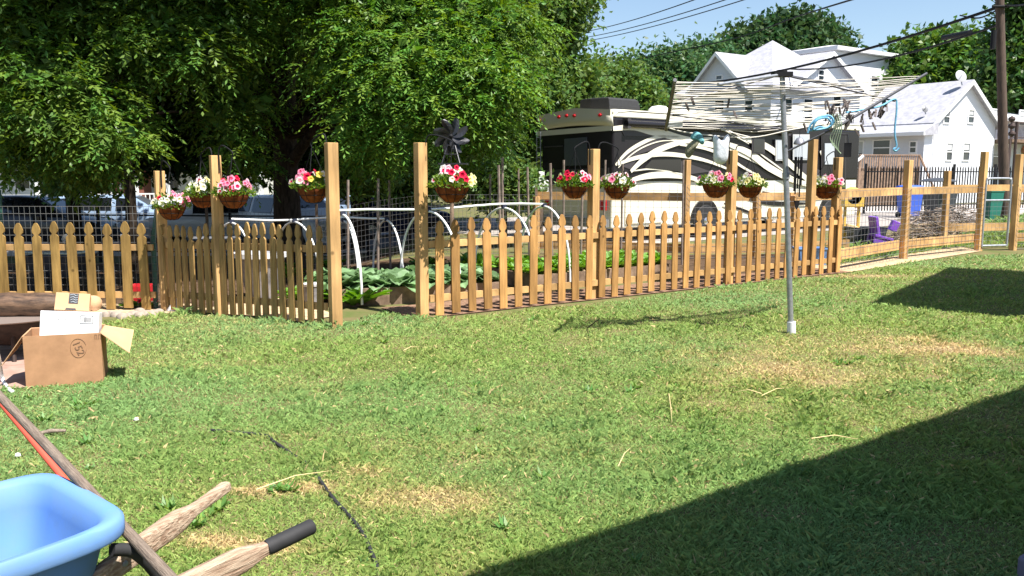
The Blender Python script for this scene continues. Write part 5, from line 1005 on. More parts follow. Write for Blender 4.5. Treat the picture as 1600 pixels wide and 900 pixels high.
# ------------------------------------------------------------------ cars
def car(p, rz, body, label, kind='sedan', Ls=4.5, Hs=1.45, zb=-.5):
    root = thing('parked_car', (p.x, p.y, zb), label, 'car', 'cars parked along the street', rz=rz); W_ = WM[root]; T_ = lambda x, y, z: W_ @ Vector((x, y, z))
    hw = .88; r = Hs
    st = {'sedan': [(-.5, .62, .55, .60), (-.48, .75, .86, .88), (-.40, .95, .95, .97), (-.28, .95, .97, r * .97), (-.08, .95, .96, r), (.10, .95, .95, r * .97), (.24, .95, .93, .96), (.40, .93, .84, .86), (.485, .80, .70, .72), (.5, .70, .5, .55)],
          'van': [(-.5, .75, .9, .95), (-.49, .93, 1.0, 1.10), (-.46, .95, 1.02, r * .96), (-.3, .95, 1.02, r), (0, .95, 1.0, r), (.12, .95, 1.0, r * .97), (.30, .95, .98, 1.02), (.44, .92, .88, .90), (.49, .82, .74, .76), (.5, .7, .5, .55)]}[kind]
    rings = []
    for x, w_, zs_, zt_ in st:
        x *= Ls; y = hw * w_ / .95; ty = y * (.74 if zt_ > zs_ + .2 else .9); zb_ = .24
        rings.append([T_(x, -y * .92, zb_), T_(x, -y, .42), T_(x, -y, zs_ * .8), T_(x, -y * .95, zs_), T_(x, -ty, zt_ - .05), T_(x, -ty * .8, zt_), T_(x, ty * .8, zt_), T_(x, ty, zt_ - .05), T_(x, y * .95, zs_), T_(x, y, zs_ * .8), T_(x, y, .42), T_(x, y * .92, zb_)])
    m = MB(); m.loft(rings); m.build('body', body, root, smooth=True)
    fr_ = [i for i, s_ in enumerate(st) if s_[3] > s_[2] + .2]; i0, i1 = fr_[0], fr_[-1]
    for sd, (ja, jb) in ((-1, (3, 4)), (1, (8, 7))):
        for a in range(i0, i1):
            A_, B_, C_, D_ = rings[a][ja], rings[a + 1][ja], rings[a + 1][jb], rings[a][jb]; cc = (A_ + B_ + C_ + D_) / 4; n_ = (B_ - A_).cross(D_ - A_).normalized()
            if n_.dot(cc - T_(0, 0, cc.z - zb)) < 0: n_ = -n_
            m = MB(); q = [cc + (v - cc) * .86 for v in (A_, B_, C_, D_)]; m.prism([v - n_ * .01 for v in q], n_ * .022); m.build('side_window', darkglass, root)
    for a, b, nm in ((i1, i1 + 1, 'windscreen'), (i0, i0 - 1, 'rear_window')):
        A_, B_, C_, D_ = rings[b][3] + Z * 0, rings[b][8], rings[a][6], rings[a][5]; A_ = rings[b][4]; B_ = rings[b][7]; cc = (A_ + B_ + C_ + D_) / 4; n_ = (B_ - A_).cross(D_ - A_).normalized()
        if n_.z < 0: n_ = -n_
        m = MB(); m.prism([cc + (v - cc) * .9 - n_ * .005 for v in (A_, B_, C_, D_)], n_ * .03); m.build(nm, darkglass, root)
    for sx in (-.31, .31):
        for sy in (-1, 1):
            c_ = T_(sx * Ls, sy * (hw - .08), .33); Rm = W_.to_3x3() @ Matrix.Rotation(math.pi / 2, 3, 'X'); m = MB(); m.lathe([(.2, -.11), (.32, -.1), (.34, 0), (.32, .1), (.2, .11)], c_, 20, Rm); wh = m.build('wheel', rubber_m, root, smooth=True)
            m = MB(); m.lathe([(.21, sy * -.09), (.18, sy * -.115), (.001, sy * -.12)], c_, 12, Rm); m.build('rim', MATS['chrome'], wh)
    for sy in (-1, 1):
        m = MB(); m.box(T_(.488 * Ls, sy * .58, .66), (.1, .36, .16), W_.to_3x3()); m.build('headlight', mat('headlamp', (.7, .72, .75), .1, spec=.9), root, bevel=.02)
        m = MB(); m.box(T_(-.492 * Ls, sy * .62, .82), (.08, .24, .2), W_.to_3x3()); m.build('tail_light', MATS['red_lens'], root, bevel=.02)
        m = MB(); m.box(T_(.16 * Ls, sy * 1.0, .98), (.1, .2, .14), W_.to_3x3()); m.build('side_mirror', body, root, bevel=.02)
    m = MB(); m.box(T_(.497 * Ls, 0, .52), (.05, .9, .2), W_.to_3x3()); m.build('grille', black_m, root)
paint = lambda n, c: mat(n, c, .22, spec=.6)
navy, silver, whitep, black_p, blued = paint('dark_blue_paint', (.02, .03, .07)), paint('silver_blue_paint', (.22, .30, .42)), paint('white_paint', (.8, .8, .8)), paint('near_black_paint', (.02, .018, .02)), paint('deep_blue_paint', (.02, .035, .12))
car(at(45, 330, 26.5), .05, black_p, 'dark minivan parked at far left behind the picket fence', 'van', 4.9, 1.62)
car(at(190, 330, 30), .15, silver, 'silver-blue van parked behind the thin tree trunk', 'van', 4.6, 1.55)
car(at(330, 330, 29), math.pi + .1, whitep, 'white car parked between the two tree trunks', 'sedan', 4.5, 1.5)
car(at(462, 345, 27.5), -.75, whitep, 'white van showing its front right of the big trunk', 'van', 4.5, 1.6)
car(at(560, 320, 37), .1, silver, 'pale silver car far behind the garden opening', 'sedan', 4.4, 1.4)
car(at(628, 320, 31), .2, blued, 'dark blue car behind the upright garden stakes', 'van', 3.6, 1.65)
# black iron fence by the street
root = thing('iron_fence', (-14, 22.8, -.4), 'low black iron fence along the street behind the garden', 'iron fence'); a_, b_ = Vector((-16, 23, 0)), Vector((-1.8, 21.2, 0)); d = (b_ - a_)
for z in (-.2, .72): m = MB(); m.tube([a_ + Z * z, b_ + Z * z], .022, 6); m.build('rail', black_m, root)
for i in range(9): p = a_ + d * (i / 8); m = MB(); m.box(p + Z * .25, (.06, .06, 1.5)); m.build('post', black_m, root)
# cart behind the left fence
c_ = at(95, 420, 14.2); g = G(c_.x, c_.y); root = thing('garden_cart', (c_.x, c_.y, g), 'dark garden cart with pale tubular handles behind left pickets', 'garden cart')
m = MB(); m.loft([[Vector((c_.x + sx * .5 * q, c_.y + sy * .3 * q, g + z)) for sx, sy in ((-1, -1), (1, -1), (1, 1), (-1, 1))] for q, z in ((.6, .2), (1, .55), (1.04, .56), (.94, .54), (.55, .24))]); m.build('tub', bk, root, bevel=.02)
m = MB()
for s in (-.26, .26): m.tube(spline([(c_.x - .55, c_.y + s, g + .62), (c_.x + .3, c_.y + s, g + .60), (c_.x + .75, c_.y + s, g + .66)], 4), .018, 6)
m.build('handle', mat('pale_green_tube', (.45, .52, .42), .4), root)
for s in (-.35, .35): m = MB(); m.lathe([(.05, -.03), (.17, -.04), (.17, .04), (.05, .03)], (c_.x - .2, c_.y + s, g + .17), 16, Matrix.Rotation(math.pi / 2, 3, 'X')); m.build('wheel', rubber_m, root)
c_ = at(222, 460, 12.75); c_.z = G(c_.x, c_.y); m = MB(); m.loft([[c_ + Vector((sx * .17 * q, sy * .13 * q, z)) for sx, sy in ((-1, -1), (1, -1), (1, 1), (-1, 1))] for q, z in ((.85, 0), (1, .24), (1, .25), (.9, .25), (.8, .03))])
tag(m.build('red_bin', mat('red_plastic', (.6, .02, .03), .4), bevel=.01, origin=tuple(c_)), 'small bright red bin behind the pickets at the fence corner', 'bin')
c_ = gp(268, 490, -.12); c_ = Vector((c_[0], c_[1], G(*c_))); root = thing('seed_sign', c_, 'small white folded garden sign with red print at the fence foot', 'sign')
m = MB(); m.prism([c_ + Vector(q) for q in ((-.07, 0, .02), (.06, .03, .0), (.10, .05, .27))], (.01, -.02, 0)); m.build('sign_face', paper_m, root)
m = MB(); m.prism([c_ + Vector(q) + Vector((.004, -.026, 0)) for q in ((0, .012, .07), (.04, .022, .07), (.055, .03, .15), (.02, .02, .13))], (.002, -.004, 0)); m.build('print', red_m, root)
root = thing('flowering_plant', gp(235, 487, -.15) + (G(*gp(235, 487, -.15)),), 'small straggly red-flowered plant by the corner post', 'plant'); bpos = WM[root].translation
for i in range(5): inst(grn[i % 3], 'leaves', root, (random.uniform(-.3, .25), random.uniform(-.1, .15), 0), (0, 0, i), (.55, .55, .5))
for i in range(6): inst(FL['s' if i % 2 else 'r'], 'flower', root, (random.uniform(-.3, .25), random.uniform(-.15, .1), .12), (1.0, 0, i), (.8,) * 3)
# edging stones along the left bed
r = random.Random(4)
for i in range(15):
    px = 170 + i * 6 if i > 8 else 172 - i * 4; p = gp(px - 5, 492 + r.uniform(-3, 5), -.1) if i > 8 else gp(165 + i * 9, 498 + r.uniform(-4, 3), -.08); m = MB(); q = r.uniform(.05, .10); z0_ = G(*p)
    rings = [[Vector((p[0] + math.cos(t) * q * k * r.uniform(.9, 1.1), p[1] + math.sin(t) * q * .7 * k * r.uniform(.9, 1.1), z0_ + z)) for t in [2 * math.pi * j / 8 for j in range(8)]] for k, z in ((.9, -.02), (1, .03), (.75, .06), (.3, .075))]
    m.loft(rings); o = m.build('edging_stone', stone_m, smooth=True, origin=(p[0], p[1], z0_)); tag(o, 'small tan stone edging the mulch bed at the lawn corner', 'stone', 'edging stones along the mulch bed')
# ------------------------------------------------------------------ cardboard box with rubbish
b0 = atz(41, 606); b1 = atz(160, 590); dx = (b1 - b0); wB_ = dx.length; dx.normalize(); dx = Vector((.955, .30, 0)).normalized(); dy = Vector((-.34, .94, 0)).normalized(); hB = at(41, 526, b0.y).z; dB_ = .42
root = thing('cardboard_box', b0, 'open brown cardboard box on the lawn with flaps spread, circled number on front', 'box')
Q = lambda u, v, z: b0 + dx * (u * wB_) + dy * (v * dB_) + Z * z
t = .006; m = MB()
for (p, q) in (((0, 0), (1, 0)), ((1, 0), (1, 1)), ((1, 1), (0, 1)), ((0, 1), (0, 0))):
    a_, b_ = Q(*p, 0), Q(*q, 0); n_ = (b_ - a_).cross(Z).normalized(); m.prism([a_, b_, b_ + Z * hB, a_ + Z * hB], -n_ * t)
m.prism([Q(.01, .01, .004), Q(.99, .01, .004), Q(.99, .99, .004), Q(.01, .99, .004)], Z * t); m.build('box_body', card_m, root)
def flap(q, label=None):
    m = MB(); n_ = (q[1] - q[0]).cross(q[2] - q[0]).normalized(); m.prism(q, n_ * .005); o = m.build('flap', card2_m, root); return o
flap([Q(1, .0, hB), at(154, 497, b1.y + .02) , at(196, 515, b1.y + .22), at(188, 553, b1.y + .05)][:1] + [Q(1, .95, hB), Q(1, .95, hB) + dx * .24 - Z * .05 - dy * .03, Q(1.0, .0, hB) + dx * .22 - Z * .19])
flap([Q(0, .0, hB), Q(0, 1, hB), Q(0, 1, hB) - dx * .12 - Z * .18, Q(0, 0, hB) - dx * .17 - Z * .24])
flap([Q(0, 1, hB), Q(1, 1, hB), Q(1, 1, hB + .02) + dy * .2 - Z * .1, Q(0, 1, hB + .02) + dy * .2 - Z * .1])
# marks: circled 152 and the corner mark
fn = dx.cross(Z).normalized()
RM = Matrix((dx, Z, fn)).transposed()
tm = text_mesh('152', .085, 'number'); tm.materials.append(mat('marker_brown', (.22, .12, .07), .8)); o = inst(tm, 'marker_writing', root); c_ = b0 + dx * wB_ * .70 + Z * hB * .72 + fn * .0022
o.matrix_local = WM[root].inverted() @ Matrix.Translation(c_) @ (RM @ Matrix.Rotation(-1.2, 3, 'Z')).to_4x4()
m = MB(); m.tube([c_ + dx * math.cos(a) * .062 + Z * math.sin(a) * .082 + fn * .0005 * 0 for a in [2 * math.pi * i / 26 + .3 for i in range(25)]], .0014, 4); m.build('marker_ring', MATS['marker_brown'], root)
m = MB(); c_ = b0 + dx * wB_ * .955 + Z * (hB - .035) + fn * .001
for k in (-.018, .010): m.box(c_ + dx * k, (.004, .003, .04), RM @ Matrix.Rotation(math.pi / 2, 3, 'X')); m.box(c_ + dx * (k + .014), (.004, .003, .04), RM @ Matrix.Rotation(math.pi / 2, 3, 'X')); m.box(c_ + dx * (k + .007) + Z * .02, (.018, .003, .003), RM @ Matrix.Rotation(math.pi / 2, 3, 'X'))
m.build('upright_mark', MATS['marker_brown'], root)
# white carton inside
R3 = Matrix((dx, dy, Z)).transposed() @ Matrix.Rotation(.08, 3, 'Y') @ Matrix.Rotation(-.16, 3, 'X')
c_ = b0 + dx * wB_ * .59 + dy * .19 + Z * (hB + .035); root = thing('white_carton', c_, 'white carton with barcode sticking out of the brown cardboard box', 'carton'); sx_, sy_, sz_ = wB_ * .76, .28, .26
m = MB(); m.box(c_, (sx_, sy_, sz_), R3); m.build('carton_body', paper_m, root, bevel=.004)
f0 = lambda u, z: c_ + R3 @ Vector((u, -sy_ / 2 - .0015, z))
m = MB()
for a, b, c, d in ((.08, .18, .028, .032), (.08, .18, .095, .099), (.08, .084, .028, .099), (.176, .18, .028, .099)): m.prism([f0(a, c), f0(b, c), f0(b, d), f0(a, d)], R3 @ Vector((0, -.001, 0)))
r = random.Random(2); u = .092
while u < .168: w__ = r.choice((.002, .003, .005)); m.prism([f0(u, .04), f0(u + w__, .04), f0(u + w__, .085), f0(u, .085)], R3 @ Vector((0, -.001, 0))); u += w__ + r.choice((.003, .004))
m.build('barcode', ink_m, root)
m = MB(); u = -.10
while u < .03: w__ = r.uniform(.004, .009); h__ = r.uniform(.007, .013); m.prism([f0(u, .055), f0(u + w__, .055), f0(u + w__, .055 + h__), f0(u, .055 + h__)], R3 @ Vector((0, -.001, 0))); u += w__ + .004
m.build('printed_line', mat('faint_ink', (.25, .25, .27), .7), root)
R4 = Matrix((dx, dy, Z)).transposed() @ Matrix.Rotation(.10, 3, 'Y') @ Matrix.Rotation(-.5, 3, 'X'); c_ = c_ + dx * .02 + dy * .04 + Z * .185; root = thing('small_cardboard_box', c_, 'small cardboard parcel with black tape lying on the white carton', 'box')
m = MB(); m.box(c_, (.27, .16, .16), R4); m.build('parcel_body', card2_m, root, bevel=.003)
f1 = lambda u, z: c_ + R4 @ Vector((u, -.0815, z)); m = MB(); m.prism([f1(-.03, -.02), f1(.045, -.02), f1(.045, .075), f1(-.03, .075)], R4 @ Vector((0, -.001, 0))); m.prism([f1(-.05, -.079), f1(.035, -.079), f1(.03, -.062), f1(-.045, -.062)], R4 @ Vector((0, -.001, 0))); m.build('tape_label', ink_m, root)
m = MB()
for k in range(4): m.tube([f1(-.024 + .004 * k, .058 - .022 * k) + R4 @ Vector((0, -.002, 0)), f1(.005, .066 - .022 * k) + R4 @ Vector((0, -.002, 0)), f1(.022, .052 - .02 * k) + R4 @ Vector((0, -.002, 0)), f1(.04, .062 - .022 * k) + R4 @ Vector((0, -.002, 0))], .0022, 4)
m.build('tape_waves', mat('pale_ink', (.45, .5, .55), .6), root)
m = MB(); p = c_ + dx * .15 + dy * .1 - Z * .01; m.lathe([(.06, -.04), (.075, 0), (.06, .05), (.03, .07)], p, 14, Matrix.Rotation(1.1, 3, 'X')); m.build('paper_roll', card2_m, smooth=True, origin=tuple(p)); o = bpy.data.objects['paper_roll']; tag(o, 'round brown paper roll tucked behind the small parcel', 'paper roll')
# ------------------------------------------------------------------ fire pit and log
c_ = atz(-8, 565); c_ += Vector((0, .35, 0)); rust = mat('burnt_steel', (.035, .022, .018), .7, var=.5, scale=5, bump=.4, spec=.3); root = thing('fire_pit', c_, 'dark round steel fire pit on the pavers at far left', 'fire pit')
zr_ = at(0, 507, c_.y - .5).z; rr_ = .56
m = MB(); m.lathe([(.12, zr_ - .28), (.34, zr_ - .22), (.50, zr_ - .08), (rr_, zr_), (rr_ - .03, zr_ - .01), (.46, zr_ - .09), (.1, zr_ - .25)], c_, 32); m.build('bowl', rust, root, smooth=True)
m = MB(); m.lathe([(rr_ - .02, zr_), (rr_ + .05, zr_ + .006), (rr_ + .06, zr_ + .018), (rr_ - .02, zr_ + .02)], c_, 36); m.build('rim', mat('rim_steel', (.30, .24, .21), .5, .4), root, smooth=True)
for i in range(4):
    a = .5 + i * math.pi / 2; e = Vector((math.cos(a), math.sin(a), 0)); m = MB(); m.tube([c_ + e * .42 + Z * (zr_ - .1), c_ + e * .40 + Z * .12, c_ + e * .46], .02, 7); m.build('leg', rust, root)
p = c_ + Vector((.0, -.1, zr_ + .12)); e = Vector((.98, .05, .0)).normalized(); R5 = Matrix((e, e.cross(Z), Z)).transposed(); m = MB(); rings = []
r = random.Random(8)
for i in range(11):
    u = -.7 + 1.25 * i / 10; q = .125 * (1 if 0 < i < 10 else .82) * r.uniform(.93, 1.05); rings.append([p + e * u + R5 @ Vector((0, math.cos(t) * q * (1 + .05 * math.sin(3 * t)), math.sin(t) * q)) for t in [2 * math.pi * j / 16 for j in range(16)]])
m.loft(rings); tag(m.build('log', mat('dark_split_log', (.17, .10, .06), .55, col2=(.04, .024, .016), scale=6, stretch=(1, 4, 4), bump=.9), smooth=True, origin=tuple(p)), 'thick dark brown log lying across the fire pit', 'log')
# white hose end left
m = MB(); m.tube(spline([atz(-12, 520, .5), atz(-2, 560, .25), atz(4, 592, .03), atz(14, 608, .02), atz(20, 612, .02)], 6), .016, 8); p = atz(4, 592, .02); tag(m.build('white_hose', pvc_m, smooth=True, origin=tuple(p)), 'white hose end hanging at the far left edge beside the box', 'hose')
# ------------------------------------------------------------------ wheelbarrow
g1, g2 = atz(352, 759, .62), atz(480, 824, .60); lat = (g2 - g1); lat.z = 0; lat.normalize(); axd = Vector((-lat.y, lat.x, 0)); 
if axd.y < 0: axd = -axd
C1 = atz(199, 829, .66); TL, TW = 1.02, .74
ctr = C1 - axd * TL / 2 - lat * TW / 2; ctr.z = 0; ctr += axd * .03 + lat * .03
root = thing('wheelbarrow', ctr, 'light blue plastic wheelbarrow with worn wooden handles at the lower left', 'wheelbarrow')
def outl(k, z, sh=0.0, kl=None, n=40):
    out = []; kl = kl or k
    for j in range(n):
        t = 2 * math.pi * j / n; c, s = math.cos(t), math.sin(t); e = .33
        x = math.copysign(abs(c) ** e, c); y = math.copysign(abs(s) ** e, s); taper = 1 - .14 * (1 - x) / 2
        out.append(ctr + axd * (x * TL / 2 * kl + sh) + lat * (y * TW / 2 * k * taper) + Z * (z + .03 * (x if True else 0)))
    return out
zt_ = .675
m = MB(); m.loft([outl(.66, zt_ - .36, -.02), outl(.80, zt_ - .30, -.01), outl(.885, zt_ - .10), outl(.90, zt_ - .035), outl(1.0, zt_ - .065), outl(1.012, zt_ - .055), outl(1.01, zt_ - .012), outl(.985, zt_), outl(.925, zt_ - .002), outl(.875, zt_ - .02), outl(.855, zt_ - .10), outl(.80, zt_ - .26, -.01), outl(.74, zt_ - .32, -.015), outl(.6, zt_ - .345, -.02)])
m.build('tub', blue_m, root, smooth=True)
def handle(g, s, black):
    d = (g - s).normalized(); s2 = s - d * .75; side = d.cross(Z).normalized(); up = side.cross(d); m = MB(); L_ = (g - s2).length
    st = [(0, .020, .030), (L_ - .62, .020, .032), (L_ - .56, .021, .040), (L_ - .30, .021, .044), (L_ - .25, .021, .041), (L_ - .18, .019, .022), (L_ - .15, .0185, .020), (L_ - .02, .0195, .0205), (L_ - .004, .014, .015), (L_, .006, .007)]
    rings = [[s2 + d * u + side * (math.copysign(abs(math.cos(t)) ** .4, math.cos(t)) * a) + up * (math.copysign(abs(math.sin(t)) ** .4, math.sin(t)) * b) for t in [2 * math.pi * j / 14 + .2 for j in range(14)]] for u, a, b in st]
    m.loft(rings); h_ = m.build('handle', grain('worn_handle_wood', (.58, .45, .33), (.30, .19, .13), tuple(d.to_track_quat('X', 'Z').to_euler()), 11, 9, 1.0), root, smooth=True)
    for q in (.42, .50): mm = MB(); mm.lathe([(.011, 0), (.010, .004), (.004, .006)], g - d * q + up * .0 + side * .021, 8, Matrix((d, up, side)).transposed()); mm.build('bolt', galv_m, h_)
    if black:
        m = MB(); m.loft([[s2 + d * u + side * (math.cos(t) * a) + up * (math.sin(t) * a) for t in [2 * math.pi * j / 14 for j in range(14)]] for u, a in ((L_ - .165, .026), (L_ - .15, .028), (L_ + .0, .027), (L_ + .008, .023), (L_ + .011, .006))]); m.build('grip', rubber_m, h_, smooth=True)
handle(atz(358, 757, .62), atz(170, 892, .50), False); handle(atz(486, 823, .60), atz(300, 912, .53), True)
m = MB(); 
for sgn, bk_ in ((1, 0), (-1, 0)):
    o_ = ctr + lat * sgn * TW * .33; m.tube(spline([o_ + axd * .30 + Z * .42, o_ + axd * .46 + Z * .40, o_ + axd * .56 + Z * .2, o_ + axd * .54 + Z * .02, o_ + axd * .44 + Z * .015, o_ + axd * .3 + Z * .38], 5), .02, 8)
m.build('leg', black_m, root, smooth=True)
m = MB(); o_ = ctr + lat * TW * .42; m.tube(spline([o_ + axd * .44 + Z * .60, o_ + axd * .52 + Z * .56, o_ + axd * .60 + Z * .42, o_ + axd * .62 + Z * .2], 5), .022, 8); m.build('brace', rubber_m, root, smooth=True)
wc_ = ctr - axd * .72 + Z * .2; Rm = Matrix((axd, Z, lat)).transposed(); m = MB(); m.lathe([(.10, -.04), (.18, -.05), (.2, 0), (.18, .05), (.10, .04)], wc_, 24, Rm); wh = m.build('wheel', rubber_m, root, smooth=True); m = MB(); m.lathe([(.11, -.02), (.02, -.05), (.02, .05), (.11, .02)], wc_, 16, Rm); m.build('rim', blue_m, wh)
m = MB(); m.tube([wc_ - lat * .12, wc_ + lat * .12], .01, 6); 
for sgn in (-1, 1): m.beam(wc_ + lat * sgn * .11, ctr + axd * .3 + lat * sgn * .2 + Z * .36, .03, .035)
m.build('wheel_fork', black_m, root)
# shovel and red-handled tool leaning on the barrow
a_, b_ = at(-60, 556, 3.75), at(312, 952, 2.42); root = thing('shovel', b_, 'long weathered grey wooden shovel handle leaning on the wheelbarrow', 'shovel'); m = MB(); m.tube([a_, a_.lerp(b_, .5) + Z * .004, b_], [.0155, .0185, .019], 12); m.build('shaft', grain('weathered_shaft_wood', (.27, .215, .17), (.13, .10, .08), tuple((b_ - a_).to_track_quat('X', 'Z').to_euler()), 16, 14), root, smooth=True)
d = (b_ - a_).normalized(); m = MB(); sd = d.cross(Z).normalized(); c_ = b_; m.loft([[c_ + d * u + sd * x * w__ + d.cross(sd) * (.02 * (1 - x * x)) for x in (-1, -.5, 0, .5, 1)] + [c_ + d * u + sd * x * w__ + d.cross(sd) * (.02 * (1 - x * x) - .006) for x in (1, .5, 0, -.5, -1)] for u, w__ in ((-.02, .03), (.04, .09), (.2, .1), (.3, .06), (.34, .01))]); m.build('blade', rust, root)
a_, b_ = at(-50, 566, 3.72), at(118, 770, 3.22); m = MB(); m.tube([a_, b_], .0135, 10); o = m.build('red_handled_rake', red_m, smooth=True, origin=tuple(b_)); tag(o, 'red tool handle behind the blue wheelbarrow tub', 'tool handle')
# black soaker hose in the grass
hp = [(330, 672), (375, 676), (415, 680), (428, 690), (460, 712), (485, 728), (500, 750), (520, 778), (545, 805), (566, 832), (580, 862), (590, 890), (596, 930)]
m = MB(); m.tube(spline([atz(*p, .014 + .006 * math.sin(i * 2.1)) + Vector((0, 0, 0)) for i, p in enumerate(hp)], 6), .011, 8); p = atz(520, 778); tag(m.build('soaker_hose', rubber_m, smooth=True, origin=tuple(p)), 'black hose snaking half buried through the dry grass', 'hose')
a_, b_ = atz(58, 678, .02), atz(103, 673, .03); m = MB(); m.tube([a_, a_.lerp(b_, .5) + Z * .01, b_], [.012, .016, .01], 7); tag(m.build('stick', wood_grey, smooth=True, origin=tuple(a_)), 'short brown stick lying on the grass left of centre', 'stick')
for (px, py) in ((28, 712), (213, 656)):
    p = atz(px, py, .02); m = MB(); m.lathe([(.001, -.01), (.02, 0), (.015, .015), (.001, .02)], p, 8, None, .7); tag(m.build('pebble', mat('white_stone', (.7, .7, .68), .7), smooth=True, origin=tuple(p)), 'small white pebble in the grass at the left', 'pebble', 'white pebbles in the grass')
a_, b_ = atz(918, 512, .02), atz(938, 497, .28); m = MB(); m.tube([a_, a_.lerp(b_, .6), b_], [.008, .007, .004], 5); tag(m.build('dark_sliver', rubber_m, origin=tuple(a_)), 'thin dark twig standing in the lawn before the middle pickets', 'sliver')  # thin dark upright sliver in the grass
# ------------------------------------------------------------------ trees
def knobby(lobes, k, seed, f=.38):
    r = random.Random(seed); out = list(lobes)
    for l in lobes:
        for _ in range(k):
            d = Vector((r.gauss(0, 1), r.gauss(0, 1), r.gauss(.3, 1))).normalized(); q = l[3] * f * r.uniform(.6, 1.3)
            out.append((l[0] + d.x * l[3] * 1.05, l[1] + d.y * l[4] * 1.05, l[2] + d.z * l[5] * 1.2, q, q, q * .8))
    return out
shade_lobes = rand_lobes((-6.8, 13.0, 7.6), (5.2, 1.5, 1.5), 30, .8, 1.25, 12, .5)  # unseen overhead foliage added to shade the crown fronts below
def px_lobes(lst): 
    out = []
    for px, py, Y, rp in lst: c = at(px, py, Y); R_ = rp * Y / F; out.append((c.x, c.y, c.z, R_, R_, R_ * .62))
    return out
front_l = px_lobes([(40, 60, 13.5, 95), (150, 40, 14, 90), (60, 130, 13, 90), (140, 170, 13.5, 95), (20, 220, 13.5, 70), (100, 230, 14, 60), (170, 215, 13.2, 70), (250, 45, 14, 70), (300, 90, 14, 70), (330, 50, 14.5, 75), (20, -20, 13.5, 100), (180, -50, 14, 110), (330, -40, 14.5, 100),
    (120, 255, 13.6, 50), (340, 180, 15, 45), (160, 275, 15, 28), (70, 185, 12.8, 60), (200, 75, 13.6, 60)])
tree('walnut_tree', (at(207, 400, 18).x, 18), .12, front_l + [l for l in shade_lobes if l[0] < -6.5] + rand_lobes((-9.8, 19, 7.5), (5.5, 4.0, 4.6), 46, 1.1, 1.8, 3, .6, 2.9), 'broad leafy tree with thin dark trunk, filling the upper left', 'tree', 'large trees behind the left garden fence', base_col=(.090, .170, .028), sprays=20000, nfront=len(front_l), k=9, rach=.32, L=.115, W=.022, seed=2, fill=60000, fillL=.24, fork=3.0,
     branches=[([at(-60, 215, 14), at(0, 200, 13.6), at(42, 183, 13.3), at(80, 170, 13.4)], .09), ([at(-40, 40, 13.6), at(0, 65, 13.2), at(30, 90, 13.1)], .04)], limb_step=2)
fl = px_lobes([(560, 60, 14.5, 80), (640, 90, 14, 85), (700, 50, 14.5, 85), (600, 140, 14, 80), (680, 160, 14, 80), (740, 110, 14.2, 75), (560, 200, 14.2, 60), (625, 205, 14, 58), (745, 185, 14.4, 45), (770, 150, 14.4, 65), (785, 190, 14.6, 36), (590, 20, 14.5, 80), (680, -20, 15, 100), (560, -60, 15, 110), (760, 30, 15, 75), (520, 110, 14.6, 60),
    (790, 100, 15, 55), (822, 148, 15, 24), (400, 30, 15, 70), (380, 160, 15.4, 55), (370, 230, 15.2, 45), (560, 250, 15.5, 40), (450, -40, 15.2, 110), (810, 40, 15.5, 55), (600, 235, 15.2, 42), (720, 235, 15.8, 36), (765, 225, 15.6, 34), (420, 80, 16.5, 50), (345, 260, 15.8, 28), (360, 110, 16, 40), (400, 262, 16, 30)])
tree('walnut_tree', (at(452, 400, 17.5).x, 17.5), .30, fl + [l for l in shade_lobes if -6.5 <= l[0] < -2.6] + rand_lobes((-4.4, 19.2, 7.6), (5.2, 3.6, 4.4), 54, 1.1, 1.8, 4, .6, 3.3), 'big shade tree with thick black trunk and drooping bright compound leaves', 'tree', 'large trees behind the left garden fence', base_col=(.103, .205, .033), sprays=20000, nfront=len(fl), k=11, rach=.36, L=.098, W=.018, seed=3, fill=64000, fillL=.24, fork=2.9,
     branches=[([Vector((-4.4, 17.4, 2.0)), at(500, 190, 16.5), at(560, 120, 15.6)], .13), ([Vector((-4.4, 17.4, 2.2)), at(400, 150, 17), at(350, 60, 16.5)], .14)], limb_step=2)
tree('maple_tree', (at(850, 400, 30).x, 30), .25, knobby(px_lobes([(820, 30, 29, 75), (868, 15, 30, 34), (845, 85, 29, 50), (885, 50, 30, 22), (800, 110, 28, 70), (870, 130, 29, 60), (905, 130, 29.5, 28), (840, 180, 28, 60), (780, 200, 28, 60), (760, 60, 30, 80), (900, 165, 29, 45), (780, 265, 28, 45), (815, 250, 27.5, 40), (800, -30, 31, 90), (720, 260, 28, 45), (640, 250, 30, 50)]), 4, 2), 'mid green tree with airy top rising behind the motorhome rear', 'tree', 'trees beyond the garden', base_col=(.085, .155, .035), sprays=7000, rach=.55, L=.21, W=.06, simple=9, seed=5, fill=6000, fillL=.35, fork=3)
bgc = [((950, 400), 41, [(925, 140, 41, 24), (960, 138, 41, 30), (940, 160, 40, 34), (985, 160, 40, 30), (915, 175, 39, 32), (972, 112, 42, 11), (935, 108, 42, 10)], 'rounded bushy tree just above the motorhome air conditioner', (.085, .155, .035)),
       ((1035, 400), 74, [(1010, 130, 74, 22), (1040, 122, 74, 24), (1030, 150, 74, 36), (1075, 135, 74, 24), (1050, 98, 74, 10), (1012, 98, 74, 9), (1060, 160, 74, 32), (990, 130, 73, 16)], 'blue-green tree between the bushy tree and the gabled house', (.060, .125, .045)),
       ((1110, 400), 78, [(1095, 116, 78, 20), (1118, 104, 78, 15), (1085, 96, 78, 8), (1128, 125, 78, 20)], 'narrow tree touching the left gable of the big house', (.055, .12, .045))]
for (tx, _), Y, lst, lb, bc in bgc: tree('background_tree', (at(tx, 400, Y).x, Y), .22, knobby(px_lobes(lst), 5, Y), lb, 'tree', 'trees beyond the garden', base_col=bc, sprays=3200, rach=.9 * (Y / 45), L=.26 * Y / 41, W=.075 * Y / 41, simple=9, seed=Y, fill=1500, fillL=.5)
